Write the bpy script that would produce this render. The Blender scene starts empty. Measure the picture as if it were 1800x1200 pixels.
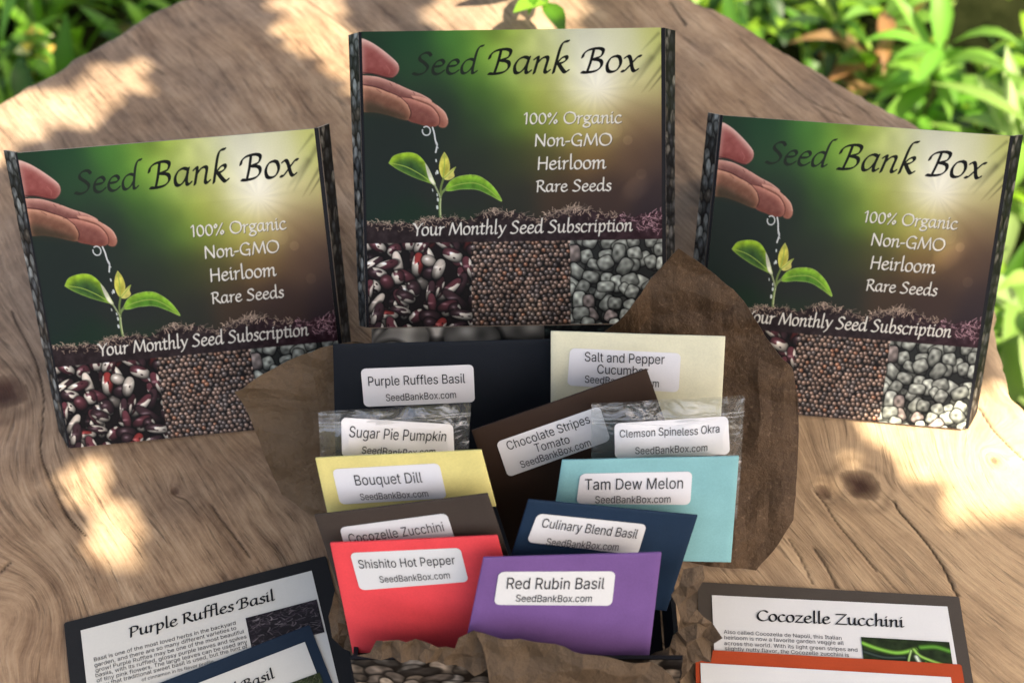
import bpy, math, os, random
import numpy as np
from mathutils import Vector, Matrix, noise as mnoise
from mathutils.geometry import delaunay_2d_cdt

C = bpy.context.scene.collection
R = math.radians
random.seed(7)
rng = np.random.default_rng(7)

# ------------------------------------------------------------------ camera, world, sun, exposure
CAM_H, PITCH, FPX = 0.69, R(50), 2400.0
cam_d = bpy.data.cameras.new('camera')
cam = bpy.data.objects.new('camera', cam_d)
C.objects.link(cam)
bpy.context.scene.camera = cam
cam.location = (0, 0, CAM_H)
cam.rotation_euler = (R(90) - PITCH, 0, 0)
cam_d.sensor_width = 36.0
cam_d.lens = FPX / 1800 * 36
cam_d.clip_start = 0.02
cam_d.clip_end = 100
cam_d.dof.use_dof = True
cam_d.dof.focus_distance = 0.755
cam_d.dof.aperture_fstop = 7.8

SUN = Vector((0.50, -0.25, 0.83)).normalized()
sun_d = bpy.data.lights.new('sun', 'SUN')
sun_d.energy = 4.2
sun_d.angle = R(0.53)
sun_d.color = (1.0, 0.90, 0.72)
sun = bpy.data.objects.new('sun', sun_d)
C.objects.link(sun)
sun.rotation_euler = SUN.to_track_quat('Z', 'Y').to_euler()
sun.location = SUN * 6
world = bpy.data.worlds.new('World')
bpy.context.scene.world = world
world.use_nodes = True
wn = world.node_tree
sky = wn.nodes.new('ShaderNodeTexSky')
sky.sky_type = 'NISHITA'
sky.sun_disc = False
sky.air_density = 0.55
sky.dust_density = 4.0
sky.ozone_density = 0.3
sky.sun_elevation = math.asin(SUN.z)
sky.sun_rotation = math.atan2(SUN.x, SUN.y)
tint = wn.nodes.new('ShaderNodeMix')
tint.data_type = 'RGBA'
tint.blend_type = 'MULTIPLY'
tint.inputs[0].default_value = 1.0
tint.inputs[7].default_value = (1.0, 0.93, 0.80, 1)      # warm tint added to make the sky light less blue
wn.links.new(sky.outputs[0], tint.inputs[6])
wn.links.new(tint.outputs[2], wn.nodes['Background'].inputs[0])
wn.nodes['Background'].inputs[1].default_value = 0.15
vs = bpy.context.scene.view_settings
vs.view_transform = 'Standard'
vs.look = 'None'
vs.exposure = 2.08
vs.gamma = 1.0
vs.use_curve_mapping = False

# ------------------------------------------------------------------ helpers
CAMP = Vector((0, 0, CAM_H))
FWD = Vector((0, math.cos(PITCH), -math.sin(PITCH)))
UPV = Vector((0, math.sin(PITCH), math.cos(PITCH)))


def ray(px, py):
    return FWD + Vector((1, 0, 0)) * ((px - 900) / FPX) - UPV * ((py - 600) / FPX)


def on_plane(p, P, n):
    d = ray(*p)
    return CAMP + d * ((P - CAMP).dot(n) / d.dot(n))


def on_z(p, z=0.0):
    return on_plane(p, Vector((0, 0, z)), Vector((0, 0, 1)))


def lin(c):
    c = np.asarray(c, float) / 255.0
    return np.where(c <= 0.04045, c / 12.92, ((c + 0.055) / 1.055) ** 2.4)


def link(name, me, mat=None, parent=None):
    o = bpy.data.objects.new(name, me)
    C.objects.link(o)
    if parent:
        o.parent = parent
    if mat and not me.materials:
        me.materials.append(mat)
    return o


def thing(name, label, cat, M=None, group=None):
    o = bpy.data.objects.new(name, None)
    C.objects.link(o)
    o.empty_display_size = 0.02
    if M is not None:
        o.matrix_world = M
    o['label'] = label
    o['category'] = cat
    if group:
        o['group'] = group
    return o


def tag(o, label, cat, group=None):
    o['label'] = label
    o['category'] = cat
    if group:
        o['group'] = group
    return o


def frame(origin, ax, n):
    ax = ax.normalized()
    n = (n - ax * n.dot(ax)).normalized()
    ay = n.cross(ax)
    M = Matrix((ax, ay, n)).transposed().to_4x4()
    M.translation = origin
    return M


def np_mesh(name, V, F, col=None, uv=None, floats=None, smooth=False):
    """mesh out of numpy arrays; F is (n,4) or (n,3)"""
    me = bpy.data.meshes.new(name)
    V = np.asarray(V, np.float32)
    F = np.asarray(F, np.int32)
    k = F.shape[1]
    me.vertices.add(len(V))
    me.vertices.foreach_set('co', V.ravel())
    me.loops.add(F.size)
    me.loops.foreach_set('vertex_index', F.ravel())
    me.polygons.add(len(F))
    me.polygons.foreach_set('loop_start', np.arange(0, F.size, k, dtype=np.int32))
    me.polygons.foreach_set('use_smooth', np.full(len(F), smooth, bool))
    me.update(calc_edges=True)
    if col is not None:
        a = me.attributes.new('art', 'FLOAT_COLOR', 'POINT')
        c4 = np.ones((len(V), 4), np.float32)
        c4[:, :3] = col
        a.data.foreach_set('color', c4.ravel())
    if uv is not None:
        l = me.uv_layers.new(name='grain')
        l.data.foreach_set('uv', np.asarray(uv, np.float32)[F.ravel()].ravel())
    for kname, arr in (floats or {}).items():
        a = me.attributes.new(kname, 'FLOAT', 'POINT')
        a.data.foreach_set('value', np.asarray(arr, np.float32))
    return me


def grid_faces(ny, nx):
    i = np.arange(ny - 1)[:, None] * nx + np.arange(nx - 1)[None]
    i = i.ravel()
    return np.stack([i, i + nx, i + nx + 1, i + 1], 1)


def pydata(name, V, F, smooth=False):
    me = bpy.data.meshes.new(name)
    me.from_pydata([tuple(v) for v in V], [], F)
    if smooth:
        me.polygons.foreach_set('use_smooth', [True] * len(me.polygons))
    me.update()
    return me


def slab_mesh(name, poly, t):
    """polygon in xy (ccw), top at z=0, thickness t downwards"""
    n = len(poly)
    V = [(x, y, 0) for x, y in poly] + [(x, y, -t) for x, y in poly]
    F = [list(range(n)), list(range(2 * n - 1, n - 1, -1))]
    F += [[i, i + n, (i + 1) % n + n, (i + 1) % n] for i in range(n)]
    return pydata(name, V, F)


def box_mesh(name, lo, hi):
    (a, b, c), (d, e, f) = lo, hi
    V = [(a, b, c), (d, b, c), (d, e, c), (a, e, c), (a, b, f), (d, b, f), (d, e, f), (a, e, f)]
    F = [[0, 3, 2, 1], [4, 5, 6, 7], [0, 1, 5, 4], [1, 2, 6, 5], [2, 3, 7, 6], [3, 0, 4, 7]]
    return pydata(name, V, F)


def panel_mesh(name, A, B, D, E, t):
    """thin board through four corners, thickened by t along the normal away from it"""
    A, B, D, E = map(Vector, (A, B, D, E))
    n = (B - A).cross(E - A).normalized() * t
    V = [A, B, D, E, A - n, B - n, D - n, E - n]
    F = [[0, 1, 2, 3], [7, 6, 5, 4], [0, 4, 5, 1], [1, 5, 6, 2], [2, 6, 7, 3], [3, 7, 4, 0]]
    return pydata(name, V, F)


# ------------------------------------------------------------------ materials
def new_mat(name):
    m = bpy.data.materials.new(name)
    m.use_nodes = True
    nt = m.node_tree
    return m, nt, nt.nodes['Principled BSDF']


def N(nt, typ, **kw):
    n = nt.nodes.new('ShaderNode' + typ)
    for k, v in kw.items():
        setattr(n, k, v)
    return n


def noise(nt, vec, scale, detail=4, rough=0.55, dist=0.0):
    n = N(nt, 'TexNoise')
    n.inputs['Scale'].default_value = scale
    n.inputs['Detail'].default_value = detail
    n.inputs['Roughness'].default_value = rough
    n.inputs['Distortion'].default_value = dist
    if vec is not None:
        nt.links.new(vec, n.inputs['Vector'])
    return n.outputs[0]


def mapping(nt, vec, scale, rot=(0, 0, 0)):
    m = N(nt, 'Mapping')
    m.inputs['Scale'].default_value = scale
    m.inputs['Rotation'].default_value = rot
    nt.links.new(vec, m.inputs['Vector'])
    return m.outputs[0]


def math_n(nt, op, a, b=None, clamp=False):
    m = N(nt, 'Math', operation=op, use_clamp=clamp)
    for i, v in enumerate((a, b)):
        if v is None:
            continue
        if isinstance(v, (int, float)):
            m.inputs[i].default_value = v
        else:
            nt.links.new(v, m.inputs[i])
    return m.outputs[0]


def ramp(nt, fac, stops):
    r = N(nt, 'ValToRGB')
    e = r.color_ramp.elements
    while len(e) < len(stops):
        e.new(0.5)
    for el, (p, c) in zip(e, stops):
        el.position = p
        el.color = (*c, 1)
    nt.links.new(fac, r.inputs[0])
    return r.outputs[0]


def mix(nt, fac, a, b, mode='MIX'):
    m = N(nt, 'Mix', data_type='RGBA', blend_type=mode)
    for i, v in ((0, fac), (6, a), (7, b)):
        if isinstance(v, (int, float)):
            m.inputs[i].default_value = v
        elif isinstance(v, tuple):
            m.inputs[i].default_value = (*v, 1)
        else:
            nt.links.new(v, m.inputs[i])
    return m.outputs[2]


def bump(nt, bsdf, h, strength, dist=0.001):
    b = N(nt, 'Bump')
    b.inputs['Strength'].default_value = strength
    b.inputs['Distance'].default_value = dist
    nt.links.new(h, b.inputs['Height'])
    nt.links.new(b.outputs[0], bsdf.inputs['Normal'])


def paper(name, col, rough=0.7, var=0.12, scale=60, bmp=0.12, spec=0.14):
    """card or paper stock: base colour with faint fibre mottling"""
    m, nt, b = new_mat(name)
    tc = N(nt, 'TexCoord').outputs['Object']
    n1 = noise(nt, tc, scale, 5, 0.6)
    n2 = noise(nt, tc, 900, 3, 0.6)
    f = math_n(nt, 'ADD', math_n(nt, 'MULTIPLY', n1, 0.6), math_n(nt, 'MULTIPLY', n2, 0.4))
    lo = tuple(c * (1 - var) for c in col)
    hi = tuple(min(1, c * (1 + var)) for c in col)
    nt.links.new(ramp(nt, f, [(0.3, lo), (0.7, hi)]), b.inputs['Base Color'])
    b.inputs['Roughness'].default_value = rough
    b.inputs['Specular IOR Level'].default_value = spec
    bump(nt, b, f, bmp, 0.0006)
    return m


def art_mat(name, rough=0.5, spec=0.13):
    m, nt, b = new_mat(name)
    a = N(nt, 'Attribute', attribute_name='art')
    tc = N(nt, 'TexCoord').outputs['Object']
    g = noise(nt, tc, 1500, 2, 0.6)
    c = mix(nt, 0.18, a.outputs['Color'], ramp(nt, g, [(0.3, (0.35,) * 3), (0.7, (0.65,) * 3)]), 'OVERLAY')
    nt.links.new(c, b.inputs['Base Color'])
    b.inputs['Roughness'].default_value = rough
    b.inputs['Specular IOR Level'].default_value = spec
    bump(nt, b, noise(nt, tc, 45, 3, 0.5), 0.08, 0.001)
    return m


def wood_mat():
    m, nt, b = new_mat('weathered_wood')
    uv = N(nt, 'UVMap', uv_map='grain').outputs[0]
    pos = N(nt, 'TexCoord').outputs['Object']
    w = noise(nt, pos, 7, 3, 0.5)
    wv = N(nt, 'CombineXYZ')
    nt.links.new(math_n(nt, 'MULTIPLY', math_n(nt, 'SUBTRACT', w, 0.5), 0.012), wv.inputs[1])
    add = N(nt, 'VectorMath', operation='ADD')
    nt.links.new(uv, add.inputs[0])
    nt.links.new(wv.outputs[0], add.inputs[1])
    g = add.outputs[0]
    n1 = noise(nt, mapping(nt, g, (5, 55, 1)), 1.0, 8, 0.68)
    n2 = noise(nt, mapping(nt, g, (30, 420, 1)), 1.0, 5, 0.7)
    n3 = noise(nt, mapping(nt, g, (2.2, 13, 1)), 1.0, 5, 0.6)
    n4 = noise(nt, pos, 4.0, 4, 0.55)
    n5 = noise(nt, mapping(nt, g, (16, 150, 1)), 1.0, 4, 0.6)
    n6 = noise(nt, pos, 34, 6, 0.7)
    f = math_n(nt, 'ADD', math_n(nt, 'MULTIPLY', n1, 0.34), math_n(nt, 'MULTIPLY', n2, 0.26))
    f = math_n(nt, 'ADD', f, math_n(nt, 'MULTIPLY', n3, 0.20))
    f = math_n(nt, 'ADD', f, math_n(nt, 'MULTIPLY', n6, 0.20))
    c = ramp(nt, f, [(0.36, (0.060, 0.034, 0.018)), (0.455, (0.222, 0.136, 0.076)),
                     (0.52, (0.350, 0.230, 0.132)), (0.62, (0.52, 0.365, 0.222))])
    grey = ramp(nt, f, [(0.36, (0.060, 0.040, 0.026)), (0.5, (0.245, 0.170, 0.112)), (0.62, (0.42, 0.306, 0.208))])
    c = mix(nt, ramp(nt, n4, [(0.42, (0, 0, 0)), (0.60, (1, 1, 1))]), c, grey)
    n7 = noise(nt, mapping(nt, g, (26, 300, 1)), 1.0, 4, 0.65)
    pores = math_n(nt, 'MAXIMUM', ramp(nt, n5, [(0.59, (0, 0, 0)), (0.70, (0.62,) * 3)]), ramp(nt, n7, [(0.58, (0, 0, 0)), (0.72, (0.6,) * 3)]))
    c = mix(nt, pores, c, (0.045, 0.026, 0.015))
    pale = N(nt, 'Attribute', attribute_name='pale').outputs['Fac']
    c = mix(nt, math_n(nt, 'MULTIPLY', pale, 0.75), c, mix(nt, 0.42, mix(nt, 1.0, c, (1.6, 1.56, 1.42), 'MULTIPLY'), (0.50, 0.36, 0.21)))  # painted partial sunlight: lifts the wood colour where the mask is set
    kn = N(nt, 'Attribute', attribute_name='knot').outputs['Fac']
    c = mix(nt, kn, c, mix(nt, n6, (0.012, 0.005, 0.003), (0.10, 0.045, 0.025)))
    cr = N(nt, 'Attribute', attribute_name='crack').outputs['Fac']
    c = mix(nt, cr, c, (0.022, 0.013, 0.008))
    nt.links.new(c, b.inputs['Base Color'])
    b.inputs['Roughness'].default_value = 0.72
    b.inputs['Specular IOR Level'].default_value = 0.25
    h = math_n(nt, 'SUBTRACT', f, math_n(nt, 'MULTIPLY', pores, 0.3))
    bump(nt, b, h, 1.0, 0.003)
    return m


def kraft_mat(name, dark, light, spk=0.0):
    m, nt, b = new_mat(name)
    tc = N(nt, 'TexCoord').outputs['Object']
    n1 = noise(nt, tc, 22, 6, 0.62, 0.4)
    n2 = noise(nt, tc, 240, 5, 0.7)
    f = math_n(nt, 'ADD', math_n(nt, 'MULTIPLY', n1, 0.62), math_n(nt, 'MULTIPLY', n2, 0.38))
    c = ramp(nt, f, [(0.34, dark), (0.66, light)])
    if spk:
        s = ramp(nt, noise(nt, tc, 420, 3, 0.7), [(0.58, (0, 0, 0)), (0.72, (spk,) * 3)])
        c = mix(nt, s, c, (0.27, 0.18, 0.11))
    nt.links.new(c, b.inputs['Base Color'])
    b.inputs['Roughness'].default_value = 0.58
    b.inputs['Specular IOR Level'].default_value = 0.3
    wob = N(nt, 'VectorMath', operation='ADD')
    nz = N(nt, 'TexNoise')
    nz.inputs['Scale'].default_value = 30
    nt.links.new(tc, nz.inputs['Vector'])
    sc_ = N(nt, 'VectorMath', operation='SCALE')
    sc_.inputs['Scale'].default_value = 0.03
    nt.links.new(nz.outputs['Color'], sc_.inputs[0])
    nt.links.new(tc, wob.inputs[0])
    nt.links.new(sc_.outputs[0], wob.inputs[1])
    hs = f
    for k_, (wsc, rot, amt) in enumerate(((7, .5, .9), (9, 1.9, .9), (13, 2.7, .6), (17, 1.2, .5), (24, .1, .35))):
        wt = N(nt, 'TexWave', wave_type='BANDS', bands_direction='X', wave_profile='TRI')
        wt.inputs['Scale'].default_value = wsc
        wt.inputs['Distortion'].default_value = 1.6
        wt.inputs['Detail'].default_value = 1.0
        wt.inputs['Phase Offset'].default_value = k_ * 1.7
        nt.links.new(mapping(nt, tc, (1, 1, 1), (rot * .4, rot, rot * .7)), wt.inputs['Vector'])
        mk = ramp(nt, noise(nt, mapping(nt, tc, (1, 1, 1), (k_, 0, k_)), 16 + 3 * k_, 1), [(.42, (0, 0, 0)), (.62, (1, 1, 1))])
        hs = math_n(nt, 'ADD', hs, math_n(nt, 'MULTIPLY', math_n(nt, 'MULTIPLY', wt.outputs['Fac'], mk), amt))
    bump(nt, b, hs, 0.9, 0.0060)
    return m


def plastic_mat():
    m, nt, b = new_mat('clear_plastic_film')
    tc = N(nt, 'TexCoord').outputs['Object']
    out = nt.nodes['Material Output']
    tr = N(nt, 'BsdfTransparent')
    tr.inputs[0].default_value = (0.93, 0.94, 0.94, 1)
    gl = N(nt, 'BsdfGlossy')
    gl.inputs['Roughness'].default_value = 0.10
    gl.inputs[0].default_value = (0.9, 0.9, 0.9, 1)
    df = N(nt, 'BsdfDiffuse')
    df.inputs[0].default_value = (0.55, 0.55, 0.54, 1)
    bp = N(nt, 'Bump')
    bp.inputs['Strength'].default_value = 1.0
    bp.inputs['Distance'].default_value = 0.005
    nt.links.new(noise(nt, tc, 55, 3, 0.5, 0.8), bp.inputs['Height'])
    nt.links.new(bp.outputs[0], gl.inputs['Normal'])
    lw = N(nt, 'LayerWeight')
    lw.inputs['Blend'].default_value = 0.25
    nt.links.new(bp.outputs[0], lw.inputs['Normal'])
    m1 = N(nt, 'MixShader')
    m1.inputs[0].default_value = 0.06
    nt.links.new(tr.outputs[0], m1.inputs[1])
    nt.links.new(df.outputs[0], m1.inputs[2])
    m2 = N(nt, 'MixShader')
    nt.links.new(math_n(nt, 'ADD', math_n(nt, 'MULTIPLY', lw.outputs['Fresnel'], 0.9), 0.06), m2.inputs[0])
    nt.links.new(m1.outputs[0], m2.inputs[1])
    nt.links.new(gl.outputs[0], m2.inputs[2])
    nt.links.new(m2.outputs[0], out.inputs[0])
    return m


def leaf_mat(name, trans=0.45):
    m, nt, b = new_mat(name)
    a = N(nt, 'Attribute', attribute_name='art').outputs['Color']
    out = nt.nodes['Material Output']
    nt.links.new(a, b.inputs['Base Color'])
    b.inputs['Roughness'].default_value = 0.45
    b.inputs['Specular IOR Level'].default_value = 0.3
    t = N(nt, 'BsdfTranslucent')
    nt.links.new(mix(nt, 1.0, a, (1.5, 1.55, 0.6), 'MULTIPLY'), t.inputs[0])
    ms = N(nt, 'MixShader')
    ms.inputs[0].default_value = trans
    nt.links.new(b.outputs[0], ms.inputs[1])
    nt.links.new(t.outputs[0], ms.inputs[2])
    nt.links.new(ms.outputs[0], out.inputs[0])
    return m


def soil_mat():
    m, nt, b = new_mat('dark_soil')
    tc = N(nt, 'TexCoord').outputs['Object']
    n1 = noise(nt, tc, 9, 6, 0.65)
    nt.links.new(ramp(nt, n1, [(0.3, (0.004, 0.006, 0.002)), (0.7, (0.016, 0.018, 0.007))]), b.inputs['Base Color'])
    b.inputs['Roughness'].default_value = 1.0
    b.inputs['Specular IOR Level'].default_value = 0.0
    bump(nt, b, n1, 1.0, 0.03)
    return m


M_WOOD = wood_mat()
M_ART = art_mat('printed_card')
M_CARTON = paper('grey_carton', (0.33, 0.27, 0.21), 0.8)
M_BLACK = paper('black_print', (0.010, 0.010, 0.012), 0.5)
M_INK = paper('black_ink', (0.012, 0.012, 0.013), 0.55, 0.0)
M_LABEL = paper('white_label', (0.79, 0.765, 0.755), 0.5, 0.03, 40, 0.05)
M_PRINT = paper('ivory_card', (0.60, 0.585, 0.52), 0.5, 0.05, 30, 0.05)
M_PRINTW = paper('white_card', (0.70, 0.69, 0.665), 0.5, 0.04, 30, 0.05)
M_KRAFT = kraft_mat('brown_tissue', (0.105, 0.066, 0.034), (0.19, 0.124, 0.068))
M_KRAFTD = kraft_mat('dark_brown_tissue', (0.050, 0.026, 0.011), (0.105, 0.060, 0.028), 0.45)
M_KRAFTF = kraft_mat('creased_brown_tissue', (0.072, 0.046, 0.025), (0.135, 0.088, 0.049))
M_FILM = plastic_mat()
M_LEAF = leaf_mat('green_leaf')
M_SOIL = soil_mat()

# ------------------------------------------------------------------ lettering: broad nib script + sans font
try:
    SANS = bpy.data.fonts.load(os.path.join(bpy.utils.system_resource('DATAFILES'), 'fonts', 'Inter.woff2'))
except Exception:
    SANS = None

ARCH = [(.95, 2.8), (1.9, 4.4), (2.9, 4.9), (3.4, 4.2), (3.3, 2), (3.3, .6), (3.8, .1), (4.4, .7)]
GL = {
    'S': (5.0, [[(4.2, 6.5), (3.4, 7.4), (2.2, 7.4), (1.2, 6.4), (1.4, 5.2), (3.0, 3.8), (4.0, 2.4), (3.4, .7), (1.8, 0), (.3, .5)]]),
    'e': (4.0, [[(.6, 2.6), (2.6, 2.9), (3.2, 3.9), (2.4, 4.9), (1.2, 4.4), (.5, 2.8), (.7, .9), (1.7, 0), (2.8, .3), (3.6, 1.1)]]),
    'd': (4.9, [[(3.4, 4.6), (2.2, 5), (1, 4.2), (.4, 2.4), (.8, .5), (1.7, .1), (2.8, 1.2), (3.5, 3)],
                [(3.6, 8.9), (3.6, 7), (3.5, 3), (3.6, .5), (4.1, .1), (4.7, .7)]]),
    'D': (4.9, [[(3.4, 4.6), (2.2, 5), (1, 4.2), (.4, 2.4), (.8, .5), (1.7, .1), (2.8, 1.2), (3.5, 3)],
                [(5.0, 9.5), (4.1, 9.1), (3.6, 7.2), (3.5, 3), (3.6, .5), (4.1, .1), (4.7, .7)]]),
    'B': (5.5, [[(1.7, 7.3), (1.6, 3.5), (1.3, .2)],
                [(-.7, 4.8), (-.5, 6.0), (.6, 7.1), (2.8, 7.5), (4.1, 6.8), (3.8, 5.0), (2.0, 4.1)],
                [(2.0, 4.1), (4.0, 3.6), (4.5, 2.0), (3.5, .5), (1.4, .0), (.0, .1)]]),
    'a': (4.7, [[(3.3, 4.6), (2.2, 5), (1, 4.2), (.4, 2.4), (.8, .5), (1.7, .1), (2.7, 1.2), (3.4, 3.2)],
                [(3.5, 4.9), (3.3, 2.5), (3.4, .6), (3.9, .1), (4.5, .7)]]),
    'n': (4.7, [[(.2, 4.3), (.8, 4.9), (1, 4.2), (.9, 2), (.8, 0)], ARCH]),
    'h': (4.7, [[(1, 8.9), (.9, 3), (.8, 0)], ARCH]),
    'K': (4.5, [[(2.7, 9.6), (1.6, 9.2), (1.1, 7.5), (.9, 3), (.8, 0)],
                [(1, 2.6), (2, 4.4), (3, 4.9), (3.3, 4), (2.4, 3), (1.2, 2.7)], [(1.6, 2.7), (2.6, 1.2), (3.6, .1), (4.3, .6)]]),
    'o': (4.3, [[(2.2, 5), (1, 4.4), (.4, 2.5), (.9, .5), (2, 0), (3.2, .7), (3.7, 2.6), (3.1, 4.5), (2.2, 5)]]),
    'x': (4.3, [[(.2, 4.4), (.9, 4.9), (1.6, 4), (2.6, 1), (3.3, .1), (4, .6)], [(4, 4.8), (3.2, 4.4), (1, .5), (.2, .2)]]),
    '1': (3.0, [[(.5, 5.8), (1.6, 6.8), (1.6, 3), (1.5, 0)]]),
    '0': (4.5, [[(2.2, 6.6), (.9, 5.6), (.5, 3.3), (.9, 1), (2, 0), (3.3, 1), (3.8, 3.3), (3.3, 5.6), (2.2, 6.6)]]),
    '%': (5.9, [[(1.2, 6.6), (.5, 5.5), (1.1, 4.3), (1.9, 5.4), (1.2, 6.6)], [(4.7, 6.8), (2.8, 3), (1.2, -.2)],
                [(4.4, 2.4), (3.6, 1.3), (4.2, .1), (5.1, 1.2), (4.4, 2.4)]]),
    'O': (6.9, [[(3.4, 7.3), (1.5, 6.5), (.5, 4), (1.2, 1.2), (3, 0), (5.2, .8), (6.3, 3.4), (5.6, 6.2), (3.4, 7.3)]]),
    'r': (3.2, [[(.2, 4.4), (.9, 4.9), (1, 4), (.9, 2), (.8, 0)], [(1, 2.9), (1.8, 4.4), (2.9, 4.8)]]),
    'g': (4.3, [[(3, 4.7), (1.6, 4.9), (.6, 3.7), (1.2, 2.3), (2.4, 2.2), (3.3, 3.4), (2.9, 4.6), (4.1, 4.9)],
                [(1.3, 2.2), (.9, 1.2), (2.4, .6), (3.6, -.4), (3.2, -1.9), (1.4, -2.4), (.2, -1.4), (1, -.2), (2, .4)]]),
    'i': (2.3, [[(.3, 4.4), (.9, 4.9), (.9, 2), (.9, .5), (1.4, .1), (1.9, .5)], [(.95, 6.6), (1.1, 6.9)]]),
    'c': (3.9, [[(3.2, 4.4), (2.3, 5), (1, 4.2), (.4, 2.4), (.9, .6), (2, 0), (3.4, .7)]]),
    'N': (6.5, ['L', [(.9, 0), (1.1, 7.2)], [(1.1, 7.2), (5.2, 0)], [(5.2, 0), (5.4, 7.3)]]),
    '-': (2.8, ['L', [(.3, 2.5), (2.2, 2.7)]]),
    'G': (6.2, [[(5.2, 6.2), (3.8, 7.3), (1.8, 6.6), (.6, 4), (1.2, 1.2), (3.2, 0), (5.1, .6)], [(3.6, 3), (5.2, 3.1), (5.1, 1.5), (5.1, -.4)]]),
    'M': (7.6, ['L', [(.5, 0), (1.7, 7.2)], [(1.7, 7.2), (3.8, .6)], [(3.8, .6), (6.2, 7.2)], [(6.2, 7.2), (6.9, 0)]]),
    'H': (5.7, ['L', [(1, 7.3), (.8, 0)], [(4.8, 7.3), (4.6, 0)], [(.9, 3.7), (4.7, 3.9)]]),
    'l': (2.3, [[(.9, 8.8), (.9, 4), (.9, .5), (1.4, .1), (1.9, .5)]]),
    'm': (6.9, [[(.2, 4.3), (.8, 4.9), (1, 4.2), (.9, 2), (.8, 0)], [(.95, 2.8), (1.9, 4.4), (2.8, 4.9), (3.2, 4.2), (3.2, 2), (3.1, 0)],
                [(3.2, 2.8), (4.2, 4.4), (5.1, 4.9), (5.6, 4.2), (5.5, 2), (5.5, .6), (6, .1), (6.6, .7)]]),
    'R': (5.2, [[(1, 7.2), (.9, 3), (.8, 0)], [(.2, 6.8), (2, 7.4), (3.6, 6.8), (3.6, 5), (2.2, 3.8), (1, 3.6)], [(2.2, 3.7), (3.4, 1.6), (5, 0)]]),
    's': (3.2, [[(2.7, 4.4), (1.8, 5), (.8, 4.2), (1.2, 3.1), (2.4, 2.1), (2.5, .8), (1.5, 0), (.3, .5)]]),
    'Y': (4.6, [[(0, 7.2), (.8, 6.8), (2.6, 3.6)], [(4.9, 7.2), (3.8, 6), (2.6, 3.6), (2.5, 2), (2.4, 0)]]),
    'u': (4.8, [[(.3, 4.5), (.8, 4.9), (.8, 2.5), (1, .7), (1.8, .1), (2.8, .9), (3.4, 2.6)], [(3.5, 4.9), (3.4, 2.5), (3.5, .6), (4, .1), (4.5, .6)]]),
    't': (2.9, [[(1.2, 6.4), (1.1, 3), (1.1, .8), (1.7, .1), (2.6, .5)], [(.1, 4.7), (1.2, 4.8), (2.6, 4.9)]]),
    'y': (4.2, [[(.3, 4.6), (.8, 4.9), (1.3, 3.4), (2.2, .6)], [(4, 4.9), (3, 2.5), (1.6, -1), (.4, -2.4)]]),
    'b': (4.5, [[(1, 8.9), (.9, 4), (.9, .8)], [(.9, .8), (1.8, 0), (3.2, .8), (3.8, 2.8), (3.1, 4.7), (2, 4.5), (1, 3)]]),
    'p': (4.5, [[(.4, 4.5), (.9, 4.9), (.9, 2), (.8, -2.6)], [(.9, 3), (1.9, 4.6), (3, 4.8), (3.7, 3), (3.1, .8), (2, 0), (.9, .6)]]),
    'P': (4.7, [[(1, 7.2), (.9, 3), (.8, 0)], [(.2, 6.8), (2, 7.4), (3.9, 6.7), (3.9, 4.6), (2.4, 3.4), (1, 3.3)]]),
    'f': (2.9, [[(3.4, 8.4), (2.5, 8.8), (1.5, 8), (1.3, 5), (1.2, 2), (1.1, 0)], [(.1, 4.7), (1.3, 4.8), (2.9, 4.9)]]),
    'C': (5.7, [[(5.2, 6.2), (3.8, 7.3), (1.8, 6.6), (.6, 4), (1.2, 1.2), (3.2, 0), (5.2, 1)]]),
    'z': (4.1, ['L', [(.4, 4.7), (3.4, 4.8)], [(3.4, 4.8), (.3, .2)], [(.3, .2), (3.7, .1)]]),
    'Z': (5.6, ['L', [(.4, 7), (5, 7.1)], [(5, 7.1), (.2, .2)], [(.2, .2), (5.2, .1)]]),
    ' ': (2.3, []),
}


def catmull(pts, k=6):
    P = [np.array(p, float) for p in pts]
    P = [2 * P[0] - P[1]] + P + [2 * P[-1] - P[-2]]
    out = []
    for i in range(1, len(P) - 2):
        a, b, c, d = P[i - 1:i + 3]
        for j in range(k):
            t = j / k
            out.append(0.5 * (2 * b + (c - a) * t + (2 * a - 5 * b + 4 * c - d) * t * t + (3 * b - a - 3 * c + d) * t ** 3))
    out.append(P[-2])
    return out


def script_segments(text, slant=0.0, swash=False):
    """segments (n,4) in glyph units and the advance width"""
    x, S = 0.0, []
    for ch in text:
        key = ch
        if swash and ch == 'd':
            key = 'D'
        if ch == 'k':
            key = 'K'
        adv, strokes = GL[key]
        linear = strokes[:1] == ['L']
        for st in strokes[1:] if linear else strokes:
            q = [np.array(p, float) for p in st] if linear else catmull(st)
            for p0, p1 in zip(q[:-1], q[1:]):
                S.append((x + p0[0] + slant * p0[1], p0[1], x + p1[0] + slant * p1[1], p1[1]))
        x += adv
    return np.array(S), x


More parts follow.
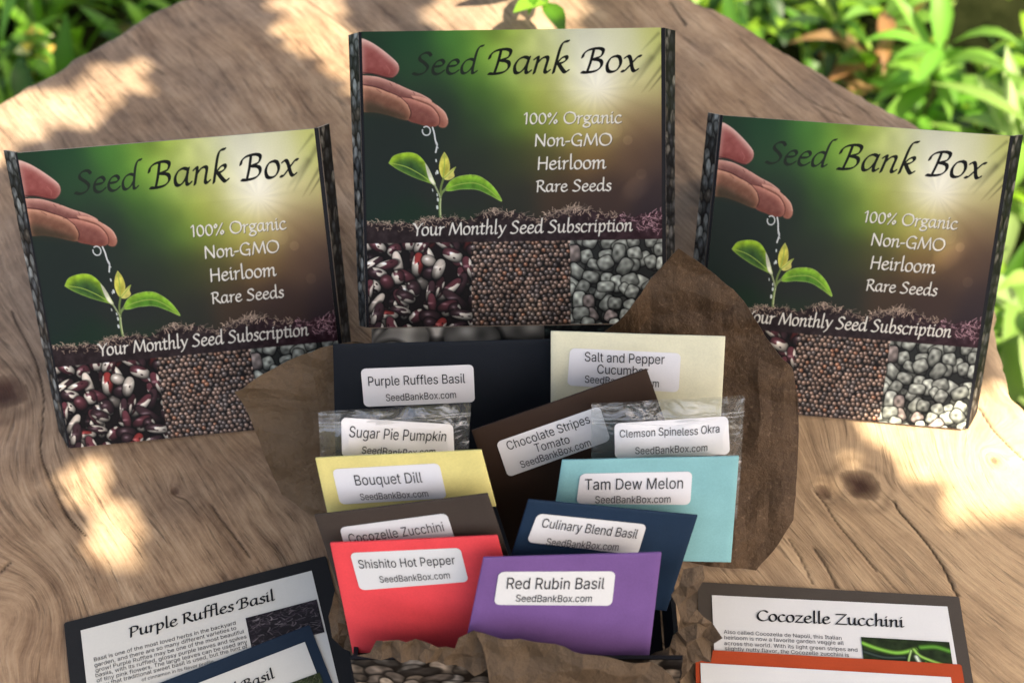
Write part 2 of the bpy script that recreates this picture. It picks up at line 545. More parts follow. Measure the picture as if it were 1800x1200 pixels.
def nib_cover(shape, segs, nib_w, nib_t, ang):
    """coverage image of segments (pixel units, y down) drawn with an elliptical nib"""
    H, W = shape
    cov = np.zeros(shape, np.float32)
    ca, sa = math.cos(ang), math.sin(ang)
    for x0, y0, x1, y1 in segs:
        r = nib_w + 1.5
        a, b = int(max(0, min(x0, x1) - r)), int(min(W, max(x0, x1) + r + 1))
        c, d = int(max(0, min(y0, y1) - r)), int(min(H, max(y0, y1) + r + 1))
        if a >= b or c >= d:
            continue
        Y, X = np.mgrid[c:d, a:b].astype(np.float32)

        def tr(x, y):
            return (x * ca + y * sa) / nib_w, (-x * sa + y * ca) / nib_t
        px, py = tr(X, Y)
        ax_, ay_ = tr(x0, y0)
        bx_, by_ = tr(x1, y1)
        dx, dy = bx_ - ax_, by_ - ay_
        t = np.clip(((px - ax_) * dx + (py - ay_) * dy) / (dx * dx + dy * dy + 1e-9), 0, 1)
        dist = np.hypot(px - ax_ - t * dx, py - ay_ - t * dy)
        cv = np.clip((1.0 - dist) * (nib_t + nib_w) * 0.5 + 0.5, 0, 1)
        cov[c:d, a:b] = np.maximum(cov[c:d, a:b], cv)
    return cov


def draw_script(img, text, L, Rr, color, weight=0.55, thin=0.22, ang=-40, slant=0.0, swash=False, yscale=1.0, alpha=1.0):
    """baseline from L to Rr in pixels of img (h,w,3 display colours 0..255)"""
    segs, w = script_segments(text, slant, swash)
    L, Rr = np.array(L, float), np.array(Rr, float)
    ex = (Rr - L) / w
    s = np.hypot(*ex)
    ey = np.array([ex[1], -ex[0]]) * yscale
    P = np.concatenate([L + segs[:, :1] * ex + segs[:, 1:2] * ey, L + segs[:, 2:3] * ex + segs[:, 3:4] * ey], 1)
    cov = nib_cover(img.shape[:2], P, weight * s, thin * s, R(ang)) * alpha
    img[:] = img * (1 - cov[..., None]) + np.array(color, np.float32) * cov[..., None]


# ------------------------------------------------------------------ painting tools for printed artwork (numpy, display colours)
def vnoise(h, w, cells, seed):
    r = np.random.default_rng(seed)
    gy, gx = max(2, int(cells * h / max(h, w)) + 2), cells + 2
    g = r.random((gy + 2, gx + 2))
    y = np.linspace(0, gy - 0.001, h)
    x = np.linspace(0, gx - 0.001, w)
    yi, xi = y.astype(int), x.astype(int)
    fy, fx = y - yi, x - xi
    fy, fx = fy * fy * (3 - 2 * fy), fx * fx * (3 - 2 * fx)
    a = g[yi][:, xi] * (1 - fx) + g[yi][:, xi + 1] * fx
    b = g[yi + 1][:, xi] * (1 - fx) + g[yi + 1][:, xi + 1] * fx
    return (a * (1 - fy[:, None]) + b * fy[:, None]).astype(np.float32)


def fbm(h, w, cells, seed, octv=4):
    o, a, t = 0, 1.0, 0
    for k in range(octv):
        o = o + a * vnoise(h, w, cells * 2 ** k, seed + k)
        t += a
        a *= 0.55
    return o / t


def blur(m, r):
    k = np.exp(-np.arange(-2 * r, 2 * r + 1) ** 2 / (2.0 * r * r))
    k /= k.sum()
    m = np.apply_along_axis(lambda v: np.convolve(v, k, 'same'), 0, m)
    return np.apply_along_axis(lambda v: np.convolve(v, k, 'same'), 1, m)


def poly_mask(shape, pts, smooth=True):
    P = np.array(pts, float)
    if smooth:
        P = np.array(catmull(list(map(tuple, P)) + [tuple(P[0])], 5))
    H, W = shape
    m = np.zeros(shape, np.float32)
    a, b = int(max(0, P[:, 0].min() - 2)), int(min(W, P[:, 0].max() + 3))
    c, d = int(max(0, P[:, 1].min() - 2)), int(min(H, P[:, 1].max() + 3))
    if a >= b or c >= d:
        return m
    Y, X = np.mgrid[c:d, a:b].astype(np.float32)
    ins = np.zeros(X.shape, bool)
    for (x0, y0), (x1, y1) in zip(P, np.roll(P, -1, 0)):
        if y0 == y1:
            continue
        ins ^= ((Y < y0) != (Y < y1)) & (X < (x1 - x0) * (Y - y0) / (y1 - y0) + x0)
    m[c:d, a:b] = ins
    return m


def comp(img, mask, col):
    img[:] = img * (1 - mask[..., None]) + np.asarray(col, np.float32) * mask[..., None]


def pebble(img, cx, cy, rx, ry, ang, col, clip, dome=0.55, hl=0.25, pattern=None, power=2.0):
    x0, y0, x1, y1 = clip
    r = max(rx, ry) * 1.25 + 2
    a, b = int(max(x0, cx - r)), int(min(x1, cx + r + 1))
    c, d = int(max(y0, cy - r)), int(min(y1, cy + r + 1))
    if a >= b or c >= d:
        return
    Y, X = np.mgrid[c:d, a:b].astype(np.float32)
    ca, sa = math.cos(ang), math.sin(ang)
    U = ((X - cx) * ca + (Y - cy) * sa) / rx
    V = (-(X - cx) * sa + (Y - cy) * ca) / ry
    D = (np.abs(U) ** power + np.abs(V) ** power) ** (1 / power)
    sh = np.clip((1.22 - D) * 6, 0, 1) * 0.75
    img[c:d, a:b] *= (1 - sh * 0.8)[..., None]
    cov = np.clip((1 - D) * min(rx, ry) * 0.8 + 0.3, 0, 1)
    lx, ly = (X - cx) / rx, (Y - cy) / ry
    shade = 1 - dome * np.clip(D, 0, 1) ** 2 - 0.22 * (ly + 0.3 * lx)
    colr = np.broadcast_to(np.asarray(col, np.float32), X.shape + (3,)).copy()
    if pattern is not None:
        pattern(U, V, colr)
    out = colr * np.clip(shade, 0.1, 1.4)[..., None]
    spot = np.exp(-(((lx + 0.25) / 0.28) ** 2 + ((ly + 0.4) / 0.22) ** 2)) * hl
    out = out + 255 * spot[..., None]
    img[c:d, a:b] = img[c:d, a:b] * (1 - cov[..., None]) + np.clip(out, 0, 255) * cov[..., None]


def scatter(img, box, r, jit, colf, seed, elong=1.3, dome=0.5, hl=0.2, power=2.2, layers=2, dense=0.86, patternf=None):
    rr = random.Random(seed)
    x0, y0, x1, y1 = box
    for L in range(layers):
        step = r * 2 * dense
        rows = int((y1 - y0) / (step * 0.87)) + 3
        for j in range(rows):
            n = int((x1 - x0) / step) + 3
            xs = list(range(n))
            rr.shuffle(xs)
            for i in xs:
                if L < layers - 1 and rr.random() < 0.4:
                    continue
                cx = x0 + (i - 0.7 + 0.5 * (j % 2)) * step + rr.uniform(-jit, jit) * r
                cy = y0 + (j - 0.7) * step * 0.87 + rr.uniform(-jit, jit) * r
                k = rr.uniform(0.85, 1.12)
                e = rr.uniform(1.0, elong)
                dark = 0.55 if L < layers - 1 else 1.0
                col = np.array(colf(rr), float) * dark
                pebble(img, cx, cy, r * k * e, r * k / (0.5 + 0.5 * e), rr.uniform(0, 3.14), col, box, dome, hl * dark,
                       patternf(rr) if patternf else None, power)


def to_grid(img, n):
    h, w = img.shape[:2]
    return img[: h - h % n, : w - w % n].reshape(h // n, n, w // n, n, 3).mean((1, 3))


def art_plane(name, img, w, h, z=0.0, gain=0.90):
    """flat print of size w x h in local xy (origin bottom left), one vertex per print dot"""
    ny, nx = img.shape[:2]
    Y, X = np.mgrid[0:ny, 0:nx]
    V = np.stack([X / (nx - 1) * w, h - Y / (ny - 1) * h, np.full(X.shape, z)], -1).reshape(-1, 3)
    return np_mesh(name, V, grid_faces(ny, nx), col=lin(np.clip(img, 0, 255)).reshape(-1, 3) ** 1.08 * gain)


# ------------------------------------------------------------------ cover artwork (hand watering a seedling, seeds below)
def cover_art():
    S = 1280
    img = np.zeros((S, S, 3), np.float32)
    Y, X = np.mgrid[0:S, 0:S].astype(np.float32) / S
    ctrl = [(0, 0, 32, 62, 40), (.15, 0, 36, 72, 45), (.3, 0, 75, 125, 55), (.42, 0, 120, 160, 60), (.5, .02, 165, 185, 75), (.6, .03, 195, 200, 140), (.7, .03, 205, 205, 180), (.85, .02, 205, 205, 170), (.98, .02, 188, 190, 110),
            (0, .1, 35, 55, 42), (.2, .1, 45, 75, 48), (.32, .1, 75, 120, 50), (.42, .1, 125, 160, 60), (.52, .1, 185, 195, 120), (.62, .1, 190, 195, 120), (.75, .1, 218, 215, 195), (.88, .1, 215, 212, 175), (1, .1, 188, 190, 110),
            (0, .2, 35, 50, 42), (.25, .2, 42, 60, 45), (.4, .2, 66, 100, 45), (.5, .2, 125, 150, 65), (.6, .2, 175, 180, 85), (.7, .2, 218, 214, 175), (.78, .2, 240, 236, 228), (.9, .2, 205, 198, 140), (1, .2, 188, 178, 120),
            (.1, .3, 36, 46, 40), (.25, .3, 40, 50, 42), (.4, .3, 52, 72, 45), (.5, .3, 92, 122, 50), (.6, .3, 138, 148, 60), (.7, .3, 185, 180, 90), (.8, .3, 190, 175, 110), (.9, .3, 138, 112, 82), (1, .3, 122, 102, 75),
            (.1, .42, 35, 45, 40), (.4, .42, 44, 52, 42), (.5, .42, 60, 68, 42), (.6, .42, 85, 80, 48), (.75, .42, 122, 98, 60), (.9, .42, 100, 78, 60), (1, .42, 82, 65, 56),
            (0, .55, 32, 45, 40), (.3, .55, 42, 46, 42), (.5, .55, 48, 50, 42), (.65, .55, 74, 59, 45), (.8, .55, 68, 53, 47), (1, .55, 58, 47, 48),
            (0, .68, 26, 48, 36), (.15, .68, 28, 50, 36), (.3, .68, 36, 56, 36), (.45, .68, 42, 48, 38), (.7, .68, 50, 43, 41), (1, .68, 46, 37, 42)]
    small = 160
    ys, xs = np.mgrid[0:small, 0:small] / small
    num = np.zeros((small, small, 3))
    den = np.zeros((small, small))
    for u, v, r_, g_, b_ in ctrl:
        w = np.exp(-((xs - u) ** 2 + (ys - v) ** 2) / (2 * 0.055 ** 2)) + 1e-6
        num += w[..., None] * np.array([r_, g_, b_])
        den += w
    bg = num / den[..., None]
    k = np.linspace(0, small - 1.001, S)
    ki = k.astype(int)
    kf = (k - ki)[:, None]
    row = bg[ki] * (1 - kf[..., None]) + bg[ki + 1] * kf[..., None]
    img[:] = row[:, ki] * (1 - kf[None]) + row[:, ki + 1] * kf[None]
    # soft foliage blotches and light rays
    bl = fbm(S, S, 7, 3, 3)
    zone = np.clip(1 - np.abs(X - .5) / .3, 0, 1) * np.clip(1 - Y / .45, 0, 1)
    img *= (1 + (bl - .5) * .7 * zone)[..., None]
    dx, dy = X - .78, Y - .205
    rad = np.hypot(dx, dy)
    th = np.arctan2(dy, dx)
    rk = np.random.default_rng(5).random(48)
    tk = (th / 6.2832 + .5) * 47
    rays = (np.interp(tk.ravel(), np.arange(48), rk).reshape(th.shape) - .5) * 1.6
    fall = np.exp(-rad / .13) * np.clip(rad / .05, 0, 1)
    img += (rays * fall * 13)[..., None] * np.array([1, .98, .8])
    img += (np.exp(-(rad / .085) ** 2) * 14 + np.exp(-((X - .76) / .22) ** 2 - ((Y - .08) / .13) ** 2) * 10)[..., None]
    for (u, v, r_, a_) in ((.885, .375, .018, 14), (.93, .49, .02, 8), (.84, .34, .03, 6)):
        img += (np.clip((r_ - np.hypot(X - u, Y - v)) / .004, 0, 1) * a_)[..., None] * np.array([1, .9, .7])
    for (p0, p1, wd, am) in (((1.0, .06), (.90, .20), .010, .35), ((1.0, .13), (.93, .22), .006, .4), ((.99, .02), (.93, .08), .006, .3), ((1.0, .16), (.955, .215), .004, .5), ((.965, .1), (.88, .19), .012, .25)):
        p0, p1 = np.array(p0), np.array(p1)
        d = p1 - p0
        t = np.clip(((X - p0[0]) * d[0] + (Y - p0[1]) * d[1]) / (d @ d), 0, 1)
        dist = np.hypot(X - p0[0] - t * d[0], Y - p0[1] - t * d[1])
        wd = wd * (1.0 - .6 * t)
        am = am * .7 * (1 - t) ** .6
        img *= (1 - am * np.exp(-(dist / wd) ** 2))[..., None]

    def q(x, y):                       # crop pixels of the study -> artwork pixels
        return ((x - 108) / 1575 * S, (y - 88 + (x - 108) * .021) / 1555 * S)

    def Q(l):
        return [q(*p) for p in l]

    # hand
    def skin(pts, base, lit, smooth=True, up=9):
        m = poly_mask((S, S), pts, smooth)
        soft = blur(m, 2)
        inner = blur(m, 14)
        sh = np.roll(inner, up, 0)
        rim = np.clip(m - sh, 0, 1)
        low = np.clip(m - np.roll(inner, -up, 0), 0, 1)
        tex = (fbm(S, S, 60, 21, 3) - .5) * 22
        c = np.array(base, np.float32) + rim[..., None] * (np.array(lit, np.float32) - np.array(base)) * 1.25
        c = c - low[..., None] * 38 + tex[..., None]
        img[:] = img * (1 - np.clip(soft * 1.0, 0, 1)[..., None] * .0)
        mm = np.minimum(soft * 1.15, 1)[..., None]
        img[:] = img * (1 - mm) + np.clip(c, 0, 255) * mm
    skin(Q([(60, 300), (108, 313), (190, 322), (275, 352), (350, 385), (420, 412), (470, 447), (400, 470), (290, 440), (180, 400), (60, 380)]), (128, 84, 76), (226, 176, 158))
    skin(Q([(360, 415), (430, 428), (490, 462), (535, 500), (553, 545), (545, 574), (525, 583), (500, 572), (470, 520), (400, 470)]), (152, 100, 84), (232, 180, 158))
    skin(Q([(270, 425), (330, 425), (400, 448), (465, 475), (500, 515), (507, 548), (492, 574), (450, 578), (400, 565), (340, 545), (290, 490)]), (128, 80, 70), (218, 158, 138))
    skin(Q([(50, 360), (112, 365), (180, 378), (245, 402), (300, 425), (340, 462), (356, 500), (350, 530), (335, 545), (300, 538), (240, 520), (170, 505), (50, 490)]), (124, 86, 68), (224, 172, 144))
    palm = 1.25 * blur(poly_mask((S, S), Q([(60, 440), (150, 450), (250, 490), (330, 525), (335, 548), (240, 530), (150, 518), (60, 510)])), 12)
    img[:] = img * (1 - .55 * palm[..., None]) + np.array([52, 52, 38]) * .55 * palm[..., None]
    skin(Q([(60, 95), (112, 123), (160, 145), (215, 182), (262, 220), (293, 250), (301, 276), (290, 305), (258, 326), (215, 320), (160, 305), (60, 285)]), (148, 84, 78), (236, 196, 182), up=11)
    # water
    def lines(pts, wdt, col):
        pts = catmull(Q(pts), 6)
        segs = [(a[0], a[1], b[0], b[1]) for a, b in zip(pts[:-1], pts[1:])]
        comp(img, nib_cover((S, S), segs, wdt, wdt, 0), col)
    for pts, wd, col in (([(112, 300), (170, 306), (230, 322), (262, 326)], 2.6, (58, 30, 32)), ([(112, 362), (180, 374), (245, 399), (300, 424), (342, 462)], 2.4, (70, 38, 36)),
                         ([(290, 424), (360, 430), (420, 448), (470, 472), (503, 515), (509, 552), (500, 574)], 2.2, (78, 42, 38)), ([(345, 470), (358, 505), (350, 535)], 2.6, (60, 34, 30)),
                         ([(250, 352), (262, 366)], 1.6, (96, 58, 54)), ([(372, 396), (380, 412)], 1.6, (96, 58, 54)), ([(232, 262), (250, 285), (246, 306)], 1.6, (176, 112, 104)), ([(180, 385), (205, 402)], 1.5, (96, 60, 52)),
                         ([(118, 126), (165, 148), (220, 186), (266, 224), (294, 254)], 1.8, (238, 206, 192)), ([(125, 315), (195, 325), (278, 354)], 1.6, (226, 184, 168)), ([(290, 360), (352, 388), (420, 414), (468, 447)], 1.6, (230, 190, 172)),
                         ([(495, 468), (535, 502), (550, 540)], 1.8, (236, 198, 178)), ([(250, 404), (300, 428), (336, 462), (350, 495)], 1.4, (216, 166, 140)), ([(405, 452), (462, 476), (494, 512)], 1.4, (216, 168, 146))):
        pp = catmull(Q(pts), 6)
        comp(img, blur(nib_cover((S, S), [(a[0], a[1], b[0], b[1]) for a, b in zip(pp[:-1], pp[1:])], wd, wd, 0), 1) * .62, col)
    for (x, y, r_) in ((437, 600, 21),):
        ring = [(x + r_ * math.cos(t), y + r_ * 1.1 * math.sin(t)) for t in np.linspace(-2.2, 3.4, 14)]
        lines(ring, 2.6, (205, 208, 205))
    lines([(470, 582), (478, 610), (484, 650), (492, 672), (484, 712)], 3.2, (215, 218, 214))
    lines([(484, 660), (497, 690)], 2.2, (180, 184, 182))
    for (x, y, r_) in ((485, 755, 3.0), (490, 815, 4.5), (482, 822, 2), (490, 960, 4), (486, 1000, 4.5), (463, 910, 2), (487, 935, 2.5)):
        lines([(x, y - 5), (x + 1, y + 5)], r_, (208, 214, 208))
    # seedling
    def leaf(pts, c0, c1, rim, vein):
        m = poly_mask((S, S), Q(pts))
        soft = blur(m, 1)
        g = np.clip(m - np.roll(blur(m, 22), 16, 0), 0, 1) * 1.7
        c = np.array(c0) + np.clip(g, 0, 1)[..., None] * (np.array(c1) - np.array(c0))
        c = c * (1 + (fbm(S, S, 50, 5, 3) - .5)[..., None] * .55)
        edge = np.clip(m - blur(m, 3), 0, .5) * 2
        c = c * (1 - edge[..., None] * .7) + np.array(rim) * edge[..., None] * .7
        img[:] = img * (1 - soft[..., None]) + np.clip(c, 0, 255) * soft[..., None]
        if vein:
            lines(vein, 2.0, (150, 175, 80))
    leaf([(232, 770), (265, 728), (340, 712), (395, 728), (440, 785), (470, 850), (478, 880), (430, 868), (350, 838), (275, 800)], (52, 84, 44), (150, 185, 48), (170, 190, 120), [(240, 768), (330, 790), (420, 840), (476, 888)])
    leaf([(425, 765), (448, 800), (470, 855), (480, 885), (455, 870), (438, 830)], (150, 160, 130), (205, 205, 180), (210, 210, 190), None)
    leaf([(520, 912), (560, 858), (620, 832), (700, 830), (765, 868), (808, 918), (830, 968), (770, 938), (700, 908), (620, 905), (560, 915)], (64, 110, 36), (135, 180, 52), (190, 200, 150), [(525, 908), (600, 880), (690, 872), (760, 905), (822, 960)])
    leaf([(530, 708), (550, 742), (558, 785), (548, 830), (525, 852), (506, 825), (500, 785), (510, 742)], (150, 150, 55), (205, 200, 90), (215, 212, 130), [(530, 720), (528, 790), (520, 845)])
    leaf([(592, 784), (578, 812), (580, 838), (552, 856), (522, 850), (540, 825), (565, 800)], (160, 158, 60), (210, 205, 110), (215, 212, 130), [(586, 790), (552, 824), (525, 848)])
    lines([(502, 1062), (500, 1010), (502, 960), (510, 928), (530, 905)], 5.2, (120, 140, 84))
    lines([(504, 1050), (503, 1000), (506, 955)], 2.0, (190, 200, 150))
    lines([(506, 935), (508, 895), (522, 850)], 4.5, (110, 128, 70))
    lines([(476, 884), (490, 915), (502, 945)], 3.6, (150, 160, 120))
    # title in the darkest ink, washed a little where it lies on the dark left
    for word, L, Rr, c in (('Seed', (366, 309), (708, 299), (36, 44, 34)), ('Bank', (772, 302), (1192, 291), (20, 24, 16)), ('Box', (1262, 291), (1560, 283), (10, 10, 10))):
        draw_script(img, word, q(*L), q(*Rr), c, .50, .17, -38, .20, True, .79)
    # soil band with pale root fibres
    u = np.arange(S) / S
    top = np.interp(u, [0, .1, .16, .2, .3, .36, .4, .45, .52, .58, .62, .68, .72, .8, .86, .9, 1], [.636, .640, .648, .630, .626, .634, .612, .604, .618, .640, .615, .606, .600, .622, .630, .632, .612])
    top = top + (fbm(1, S, 40, 8, 4)[0] - .5) * .02
    m = np.clip((Y - top[None]) * S / 2, 0, 1)
    soil = np.array([44, 33, 34]) + (fbm(S, S, 60, 9, 4) - .5)[..., None] * 42 + np.clip(X - .6, 0, 1)[..., None] * np.array([38, 6, 22])
    comp(img, m, (0, 0, 0))
    img += soil * m[..., None]
    rr = random.Random(4)
    for i in range(520):
        x = rr.random()
        if rr.random() < .35:
            x = rr.choice([.43, .62, .68, .72, .95, .98, .2]) + rr.gauss(0, .025)
        t = np.interp(x, u, top)
        y = t + abs(rr.gauss(0, .012)) - .004 + (rr.random() * .05 if x > .9 else 0)
        a = rr.uniform(0, 6.28)
        ln = rr.uniform(.004, .014)
        pts = [(x, y)]
        for s in range(3):
            a += rr.uniform(-1, 1)
            pts.append((pts[-1][0] + ln * math.cos(a) * .6, pts[-1][1] + ln * math.sin(a) * .45))
        b = rr.uniform(.45, 1)
        col = np.array([206, 182, 160]) * b if x < .85 else np.array([214, 170, 178]) * b
        p = [(a_ * S, b_ * S) for a_, b_ in pts]
        comp(img, nib_cover((S, S), [(*p[i_], *p[i_ + 1]) for i_ in range(3)], rr.uniform(1.0, 2.1), 1.0, 0), col)
    # photographs of seeds along the bottom
    yb = int(.712 * S)
    c1, c2 = int(.352 * S), int(.687 * S)
    img[yb:, :c1] = (22, 16, 16)

    def beans(rr):
        t = rr.random()
        return (96, 54, 60) if t < .45 else (64, 44, 48) if t < .86 else (200, 190, 176) if t < .94 else (146, 58, 54)

    def bpat(rr):
        if rr.random() < .3:
            return None
        ox, oy, s = rr.uniform(-.55, .25), rr.uniform(-.6, .6), rr.choice([-1, 1])
        ph = rr.uniform(0, 6)

        def f(U, V, col):
            w = np.clip(((U * .8 + s * V + ox) + .55 * np.sin(U * 5 + ph) * np.sin(V * 4 + ph) + .35 * np.sin(V * 6 + ph * 2)) * 9, 0, 1)
            col[:] = col * (1 - w[..., None]) + np.array([232, 224, 208]) * w[..., None]
            sp = np.clip((.16 - np.hypot(U - ox, V - oy)) * 20, 0, 1)
            col[:] = col * (1 - sp[..., None]) + np.array([48, 24, 28]) * sp[..., None]
        return f
    scatter(img, (0, yb, c1, S), 30, .85, beans, 11, 2.1, .50, .30, 2.3, 2, 1.12, bpat)
    img[yb:, c1:c2] = (26, 20, 18)

    def corn(rr):
        t = rr.random()
        k = rr.uniform(.75, 1.15)
        return np.array((150, 124, 108) if t < .60 else (116, 104, 98) if t < .93 else (156, 110, 84)) * k
    scatter(img, (c1, yb, c2, S), 11.5, .45, corn, 12, 1.12, .6, .45, 2.0, 2, .98)
    img[yb:, c2:] = (44, 46, 44)

    def grey(rr):
        k = rr.uniform(.8, 1.12)
        return np.array((186, 190, 178) if rr.random() < .9 else (182, 168, 160)) * k

    def gpat(rr):
        ph = rr.uniform(0, 6)

        def f(U, V, col):
            d = np.hypot(U, V)
            w = -np.exp(-(np.hypot(U - .3 * np.cos(ph), V - .3 * np.sin(ph)) / .3) ** 2) * .3 + .2 * np.sin(U * 5 + ph) * np.sin(V * 4 + ph * 2)
            col *= (1 + w)[..., None]
        return f
    scatter(img, (c2, yb, S, S), 29, .8, grey, 13, 1.35, .42, .0, 3.6, 2, 1.04, gpat)
    # white lettering
    wht = (226, 222, 210)
    for txt, L, Rr in (('100% Organic', (950, 560), (1472, 552)), ('Non-GMO', (1004, 676), (1420, 668)), ('Heirloom', (1018, 798), (1386, 790)), ('Rare Seeds', (1012, 915), (1414, 907))):
        draw_script(img, txt, [a_ + 2 for a_ in q(*L)], [a_ + 2 for a_ in q(*Rr)], (28, 24, 20), .52, .26, -40, .03, False, .80, .6)
        draw_script(img, txt, q(*L), q(*Rr), wht, .48, .25, -40, .03, False, .80)
    L, Rr = q(352, 1150), q(1524, 1119)
    draw_script(img, 'Your Monthly Seed Subscription', [a_ + 2 for a_ in L], [a_ + 2 for a_ in Rr], (16, 12, 12), .56, .30, -40, .08, False, .88, .7)
    draw_script(img, 'Your Monthly Seed Subscription', L, Rr, wht, .52, .27, -40, .08, False, .88)
    return to_grid(img, 2)


def stone_art(w, h, r, pal, seed, bgc=(24, 24, 24), elong=1.5):
    img = np.zeros((h * 2, w * 2, 3), np.float32)
    img[:] = bgc

    def colf(rr):
        return np.array(rr.choice(pal)) * rr.uniform(.6, 1.1)

    def pat(rr):
        ph = rr.uniform(0, 6)

        def f(U, V, col):
            col *= (1 + .18 * np.sin(U * 6 + ph) * np.sin(V * 5 + ph) - .2 * np.exp(-((U - .2) / .25) ** 2))[..., None]
        return f
    scatter(img, (0, 0, w * 2, h * 2), r * 2, .6, colf, seed, elong, .5, .08, 2.3, 2, .92, pat)
    return to_grid(img, 2)


COVER = cover_art()
PW, PH = 0.172, 0.182
ME_COVER = art_plane('lid_print', COVER, PW, PH, 0.0)
ME_COVER.materials.append(M_ART)
GREYS = [(168, 168, 158), (130, 130, 124), (196, 192, 178), (100, 102, 100), (150, 138, 120)]
DARKS = [(84, 84, 84), (62, 64, 66), (112, 108, 100), (124, 114, 102), (48, 48, 50)]
ST_L = stone_art(34, 320, 9, GREYS, 31, (92, 92, 86), 1.4)
ST_R = stone_art(34, 320, 8, DARKS, 32, (34, 34, 35), 1.4)

# ------------------------------------------------------------------ the table: live edge slab
OUT_PX = [(1220, 0), (1275, 28), (1330, 60), (1390, 95), (1450, 130), (1520, 170), (1600, 215), (1665, 270), (1702, 350), (1722, 450), (1738, 560), (1756, 650), (1768, 692), (1800, 722), (1860, 800), (1930, 900)]
outl = [on_z(p) for p in OUT_PX]
OUT = [(-0.62, 0.10), (0.44, 0.10), (0.425, 0.30), (0.385, 0.40)] + [(p.x, p.y) for p in reversed(outl)]
OUT += [(0.10, 0.985), (0.03, 1.0), (-0.08, 1.005), (-0.18, 0.99)]
for p in [(310, 0), (225, 48), (180, 75), (95, 125), (0, 177)]:
    w_ = on_z(p)
    OUT.append((w_.x, w_.y))
OUT += [(-0.50, 0.745), (-0.62, 0.665)]
OUT_S = []
for (x, y) in catmull(OUT[3:-2], 5):
    OUT_S.append((x, y))
OUT_S = [(-0.62, 0.10), (0.44, 0.10), (0.425, 0.30)] + OUT_S + OUT[-2:]


def seg_dist(X, Y, pts, closed):
    D = np.full(X.shape, 1e9)
    n = len(pts)
    for i in range(n if closed else n - 1):
        (x0, y0), (x1, y1) = pts[i], pts[(i + 1) % n]
        dx, dy = x1 - x0, y1 - y0
        t = np.clip(((X - x0) * dx + (Y - y0) * dy) / (dx * dx + dy * dy + 1e-12), 0, 1)
        D = np.minimum(D, (X - x0 - t * dx) ** 2 + (Y - y0 - t * dy) ** 2)
    return np.sqrt(D)


